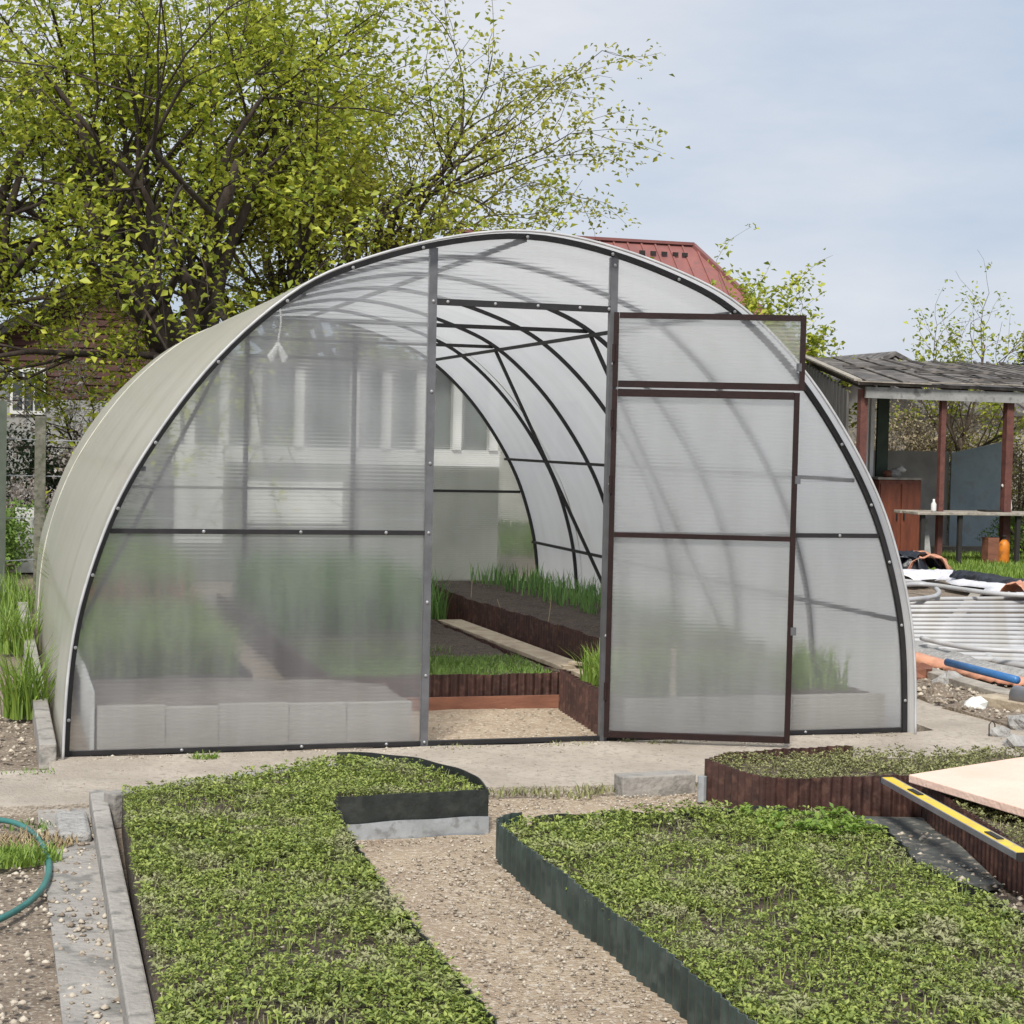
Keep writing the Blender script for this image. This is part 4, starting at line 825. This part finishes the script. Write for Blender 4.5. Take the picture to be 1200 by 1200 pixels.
# neighbouring roofs behind the shed
def gable_house(name, label, xa, xb, ya, yb, zw, zr, wall, roof, ridge='x', over=.25):
    H_ = thing(name, label, 'house', ((xa+xb)/2, (ya+yb)/2, 0)); k = MB(); k.box(xa, xb, ya, yb, 0, zw)
    ym = (ya+yb)/2; xm = (xa+xb)/2
    if ridge == 'x':
        k.add([(xa, ya, zw), (xa, yb, zw), (xa, ym, zr-.04), (xb, ya, zw), (xb, yb, zw), (xb, ym, zr-.04)], [(0, 2, 1), (3, 4, 5)]); k.build('wall', wall, H_)
        sl = (zr-zw)/(ym-ya); r = MB()
        for s, yy in ((-1, ya-over), (1, yb+over)):
            r.add([(xa-over, yy, zw-sl*over), (xb+over, yy, zw-sl*over), (xb+over, ym, zr), (xa-over, ym, zr), (xa-over, yy, zw-sl*over-.06), (xb+over, yy, zw-sl*over-.06), (xb+over, ym, zr-.06), (xa-over, ym, zr-.06)],
                  [(0, 1, 2, 3), (7, 6, 5, 4), (0, 4, 5, 1), (1, 5, 6, 2), (3, 7, 4, 0)])
    else:
        k.add([(xa, ya, zw), (xb, ya, zw), (xm, ya, zr-.04), (xa, yb, zw), (xb, yb, zw), (xm, yb, zr-.04)], [(0, 1, 2), (3, 5, 4)]); k.build('wall', wall, H_)
        sl = (zr-zw)/(xm-xa); r = MB()
        for xx in (xa-over, xb+over):
            r.add([(xx, ya-over, zw-sl*over), (xx, yb+over, zw-sl*over), (xm, yb+over, zr), (xm, ya-over, zr), (xx, ya-over, zw-sl*over-.09), (xx, yb+over, zw-sl*over-.09), (xm, yb+over, zr-.09), (xm, ya-over, zr-.09)],
                  [(0, 1, 2, 3), (7, 6, 5, 4), (0, 4, 5, 1), (1, 5, 6, 2), (3, 7, 4, 0)])
    return H_, r.build('roof', roof, H_)
q = at(1040, 412, 24); q2 = at(1330, 440, 24)
Hn, _ = gable_house('outbuilding', 'low dark outbuilding with a small gable showing above the shed roof', q[0]-1.2, q[0]+1.3, 24, 30, q[2]-.55, q[2], M['slate'], M['slate'], 'y')
q = at(1060, 416, 19); Hn2, r2 = gable_house('outbuilding', 'long outbuilding with a weathered corrugated roof behind the shed on the right', q[0]+.2, q[0]+9, 18.5, 22.5, 2.15, q[2], M['sheet_grey'], M['slate'], 'x')
k = MB()
for i in range(34): x = q[0]+.1+i*.27; k.bar((x, 18.25, 2.15-(q[2]-2.15)/2*.25+.02), (x, 20.5, q[2]+.02), .05, .03)
k.build('roof_rib', M['felt'], r2)
# red-roofed house
RH = thing('house', 'distant house with a red metal gable roof behind the greenhouse top', 'house', (6, 22, 0))
xa, xb = at(600, 280, 21)[0], at(812, 288, 21)[0]; zr = at(812, 287, 21)[2]; e = at(868, 358, 19.8); xw = e[0]; ze = e[2]
r = MB(); r.add([(xa-1, 21, zr), (xb, 21, zr), (xw+.9, 18.9, ze-.85), (xa-1, 18.9, ze-.85), (xa-1, 24, ze-.6), (xw+.9, 24, ze-.6)], [(3, 2, 1, 0), (0, 1, 5, 4), (1, 2, 5)]); rr_ = r.build('roof', M['red_roof'], RH)
k = MB(); a, b, c, d = np.array([xa-1, 21, zr]), np.array([xb, 21, zr]), np.array([xw+.9, 18.9, ze-.85]), np.array([xa-1, 18.9, ze-.85])
for i in range(1, 22):
    u = i/22; x = a[0]+(c[0]-a[0])*u; z_top = min(1, (c[0]-x)/(c[0]-b[0])); p1 = d+(c-d)*u; tp = a*1.0; tp[0] = x; 
    vv = 1 if x <= b[0] else z_top; tp = p1+(np.array([x, 21, zr])-p1)*vv; k.bar(p1+[0, 0, .012], tp+[0, 0, .012], .03, .03)
k.build('roof_seam', M['red_roof'], rr_)
k = MB(); k.bar(a+[0, 0, .01], b+[0, 0, .01], .16, .05); k.bar(b+[0, 0, .01], c+[0, 0, .01], .12, .05); k.build('ridge_cap', M['ridge_tile'], rr_)
k = MB()
for px in (752, 765, 778, 791, 802):
    s0 = at(px, 300, 20.72); k.bar((s0[0]-.05, 20.7, zr-(zr-ze+.85)/2.1*.3+.07), (s0[0]+.05, 20.7, zr-(zr-ze+.85)/2.1*.3+.07), .03, .06)
k.build('snow_guard', M['dark'], rr_)
k = MB(); k.box(xa-.8, xw+.5, 19.3, 23.6, 0, ze-.75); k.build('wall', M['cream'], RH)
for px in (650, 740, 820):
    s0 = at(px, 450, 19.3); k = MB(); k.box(s0[0]-.45, s0[0]+.45, 19.24, 19.30-.002, .9, 2.1); wn = k.build('window', M['white'], RH); k = MB(); k.box(s0[0]-.38, s0[0]-.03, 19.225, 19.238, .97, 2.03); k.box(s0[0]+.03, s0[0]+.38, 19.225, 19.238, .97, 2.03); k.build('pane', M['glass'], wn)
# low veranda building right behind the greenhouse, seen through the sheets
VR = thing('veranda', 'low pale veranda building with white framed windows seen through the greenhouse', 'building', (1, 9.6, 0))
v0 = at(202, 500, 9)[0]; v1 = at(586, 500, 9)[0]
k = MB(); k.box(v0, v1, 9.0, 11, 0, 1.12); k.build('wall', mat('veranda_plinth', (.17, .18, .155), (.11, .12, .10), 2, .9), VR)
k = MB(); k.box(v0, v1, 9.0, 9.08, 1.12, 1.28); k.box(v0, v1, 9.0, 9.08, 2.05, 2.09)
for px in (205, 222, 262, 300, 350, 415, 452, 492, 535, 578):
    x = at(px, 500, 9)[0]; k.box(x-.045, x+.045, 8.97, 9.07, 1.28, 2.05)
x = at(560, 500, 9)[0]; k.box(at(205, 500, 9)[0], at(262, 500, 9)[0], 8.96, 8.99, .35, 1.28); k.box(at(285, 600, 9)[0], at(400, 600, 9)[0], 8.96, 8.99, .55, .95)
k.build('window_frame', M['white'], VR)
k = MB(); k.box(v0+.02, v1-.02, 9.10, 9.12, 1.28, 2.05); k.build('pane', M['curtain_glass'], VR)
k = MB(); k.box(v0+.02, v1-.02, 9.13, 9.2, 1.2, 2.1); k.build('curtain', M['cream'], VR)
roof_slab('roof', [(v0-.0, 8.9, 2.14), (v1+.1, 8.9, 2.14), (v1+.1, 11.2, 2.2), (v0-.0, 11.2, 2.2)], .05, M['felt'], VR)

# brown house at the left
hx0, hx1 = at(57, 450, 24)[0], at(190, 450, 24)[0]; xm = at(118, 330, 24)[0]; zr = at(118, 325, 24)[2]; zw = at(57, 362, 24)[2]-.15
xw0 = xm-(hx1-xm) 
BH, br = gable_house('house', 'brown timber house with a gable end and white window behind the left tree', xm-2.6, xm+2.6, 24, 31, zr-1.55, zr, M['siding'], M['slate'], 'y', .3)
k = MB(); z0_ = at(100, 468, 24)[2]
for i in range(16):
    z = z0_+i*.13
    hw = 2.6 if z < zr-1.55 else 2.6*(zr-z)/1.55-.1
    if hw > .2: k.add([(xm-hw, 23.985, z), (xm+hw, 23.985, z), (xm+hw, 23.96, z), (xm-hw, 23.96, z), (xm-hw, 23.99, z+.128), (xm+hw, 23.99, z+.128)], [(3, 2, 5, 4), (0, 1, 2, 3)])
k.build('siding', M['siding'], BH)
k = MB(); k.box(xm-2.62, xm+2.62, 23.93, 23.999, 0, z0_-.02); k.build('plinth', M['asbestos'], BH)
w0 = at(12, 430, 23.9); w1 = at(53, 486, 23.9)
k = MB(); k.box(w0[0], w1[0], 23.88, 23.958, w1[2], w0[2]); wn = k.build('window', M['white'], BH)
for a, b in ((.08, .34), (.40, .64), (.70, .92)): k = MB(); W_ = w1[0]-w0[0]; k.box(w0[0]+W_*a, w0[0]+W_*b, 23.862, 23.878, w1[2]+.08, w0[2]-.08); k.build('pane', M['glass'], wn)
k = MB(); k.box(xm-2.6, w0[0]-.01, 23.90, 23.955, z0_, zr-1.6); k.build('pale_panel', M['pale_blue'], BH)
k = MB()
for s in (-1, 1): k.bar((xm, 23.66, zr+.01), (xm+s*2.95, 23.66, zr-1.55/2.6*2.95+.01), .04, .16)
k.build('bargeboard', M['dark'], br)

# ------------------------------------------------------------------ trees
def T_at(px, Y): q = at(px, 600, Y); return (q[0], q[1], -.02)
tree('broadleaf_tree', 'big spring tree with yellow green leaves and a dark forked trunk behind the greenhouse left', 'tree', T_at(228, 12.5), 7.6, 4.6, 1.9, .19, 101, None, per=12, depth=4, lsz=.085, limbs=9, cl=.20, twig_leaf=.72, nch=(3, 5))
tree('broadleaf_tree', 'spring tree with fresh leaves at the far left edge in front of the brown house', 'tree', T_at(-60, 13), 7.2, 4.2, 2.3, .15, 102, None, per=15, depth=4, lsz=.08, limbs=9, cl=.20, twig_leaf=.72)
tree('broadleaf_tree', 'golden green tree behind the greenhouse arch, right of the big tree', 'tree', T_at(395, 15.5), 7.4, 2.5, 2.2, .17, 103, None, per=10, depth=4, lsz=.085, lm='leaf_gold', limbs=9, cl=.20, twig_leaf=.72)
tree('blossom_tree', 'small white blossoming tree beside the brown house', 'tree', T_at(130, 16), 3.0, 1.5, .8, .05, 104, None, per=5, depth=3, lsz=.07, lm='blossom', limbs=7, cl=.12, nch=(3, 4))
for px, Y, H_, lab, sd_ in ((850, 16.5, 4.7, 'slim young tree rising behind the red roof', 111), (898, 16, 4.6, 'leafy young tree right of the red roof above the open door', 112), (948, 15.5, 3.75, 'short green sapling at the left end of the shed roof', 113)):
    tree('young_tree', lab, 'tree', T_at(px, Y), H_, .40, 1.6, .035, sd_, None, per=7, depth=3, lsz=.10, lm='leaf', bm='bark_light', limbs=8, up=2.2, cl=.10, nch=(2, 4))
tree('young_tree', 'slender thinly leaved tree standing behind the shed roof', 'tree', T_at(1122, 16.2), 4.3, 1.1, 1.6, .045, 114, None, per=9, depth=3, lsz=.085, lm='leaf', bm='bark_light', limbs=8, up=1.0, cl=.14, nch=(2, 4), twig_leaf=.45)
# conifer at the right edge
q = T_at(1212, 19); cf = thing('conifer', 'dark conifer at the right edge behind the outbuildings', 'tree', q); k = MB(); k.tube([q, (q[0], q[1], 4.0)], [.09, .015], 8); k.build('trunk', M['bark'], cf)
g = np.random.default_rng(77); n = 9000; hh = g.uniform(.5, 4.1, n); rad = (4.2-hh)*.27; a = g.uniform(0, 6.28, n); qd = rad*np.sqrt(g.uniform(.05, 1, n))
P = np.stack([q[0]+qd*np.cos(a), q[1]+qd*np.sin(a), hh-qd*.25+.12*np.sin(hh*17)], 1); D = np.stack([np.cos(a), np.sin(a), g.uniform(-.3, .5, n)], 1)
leaves_mesh(P, D, np.tile([0, 0, 1.], (n, 1))+g.normal(0, .4, (n, 3)), g.uniform(.06, .14, n), .03, 'crown', M['leaf_dark'], cf)
# bushes and brush
def bush(c, r, h, n, seed, lab, m, lsz=.05, nm='bush', cat='bush', stem=True):
    g = np.random.default_rng(seed); root = thing(nm, lab, cat, (c[0], c[1], -.02)); u = g.normal(0, 1, (n, 3)); u /= np.linalg.norm(u, axis=1)[:, None]; rr = g.uniform(.35, 1, n)**.6
    lump = 1+.22*np.sin(u[:, 0]*5+seed)+.18*np.sin(u[:, 2]*7+u[:, 1]*4+seed*2); P = np.stack([c[0]+u[:, 0]*r*rr*lump, c[1]+u[:, 1]*r*rr*lump, h*.5+u[:, 2]*h*.5*rr*lump], 1); P = P[P[:, 2] > 0]; n = len(P)
    leaves_mesh(P, u[:n]+g.normal(0, .6, (n, 3)), g.normal(0, .6, (n, 3))+[0, 0, 1], lsz*g.uniform(.5, 1.3, n), lsz*.55, 'crown', M[m], root)
    k = MB()
    for i in range(14):
        a = g.uniform(0, 6.28); k.tube([(c[0], c[1], -.02), (c[0]+r*.3*math.cos(a), c[1]+r*.3*math.sin(a), h*.4), (c[0]+r*.75*math.cos(a), c[1]+r*.75*math.sin(a), h*g.uniform(.6, .95))], [.014, .01, .004], 5)
    k.build('stems', M['bark_light'], root); return root
bush(at(22, 600, 10.5), .42, .62, 5000, 81, 'low dense green bush behind the wire fence', 'leaf_green')
bush(at(5, 560, 17), 1.1, 1.3, 6000, 82, 'dark green bush under the white window', 'leaf_dark', .07)
bush(at(95, 540, 17.5), .9, 1.25, 4000, 83, 'brownish bare bush below the brown house wall', 'brush', .06)
bush(at(35, 590, 14), .5, .8, 2600, 84, 'pinkish flowering shrub behind the concrete post', 'blossom', .05)
bush(at(-30, 620, 9.5), .5, .7, 4000, 86, 'shaded green bush at the left frame edge', 'grass')
bush(at(1060, 510, 17), 1.1, 2.0, 9000, 91, 'beige leafless thicket seen between the left shed posts', 'brush', .06)
bush(at(1118, 510, 17.4), 1.3, 2.1, 9000, 92, 'beige thicket seen behind the middle shed post', 'brush', .06)
bush(at(1150, 505, 16.6), .9, 1.75, 5000, 93, 'yellow green bush above the blue shed panel', 'leaf_gold', .055)
bush(at(1196, 540, 15.7), .75, 1.7, 5200, 94, 'olive bush at the right end of the shed panel', 'brush', .05)
bush(at(1200, 640, 12.4), .5, .6, 3000, 95, 'low green weeds bush at the right edge by the gas cylinder', 'leaf_green', .04)
# far hedge that closes the horizon
g = np.random.default_rng(99); n = 60000; X = g.uniform(-40, 70, n); hh = 3.2+1.4*vnoise(X, X*0, .35, 3)+.7*vnoise(X, X*0, 1.3, 4); P = np.stack([X, 50+g.uniform(-2, 2, n), hh*g.uniform(0, 1, n)**.8], 1)
o = leaves_mesh(P, g.normal(0, 1, (n, 3)), g.normal(0, .6, (n, 3))+[0, -.5, 1], g.uniform(.3, .6, n), .28, 'far_woodland', mat('wood_far', (.20, .19, .10), (.09, .09, .05), 8, .9, island=True)); o['kind'] = 'stuff'
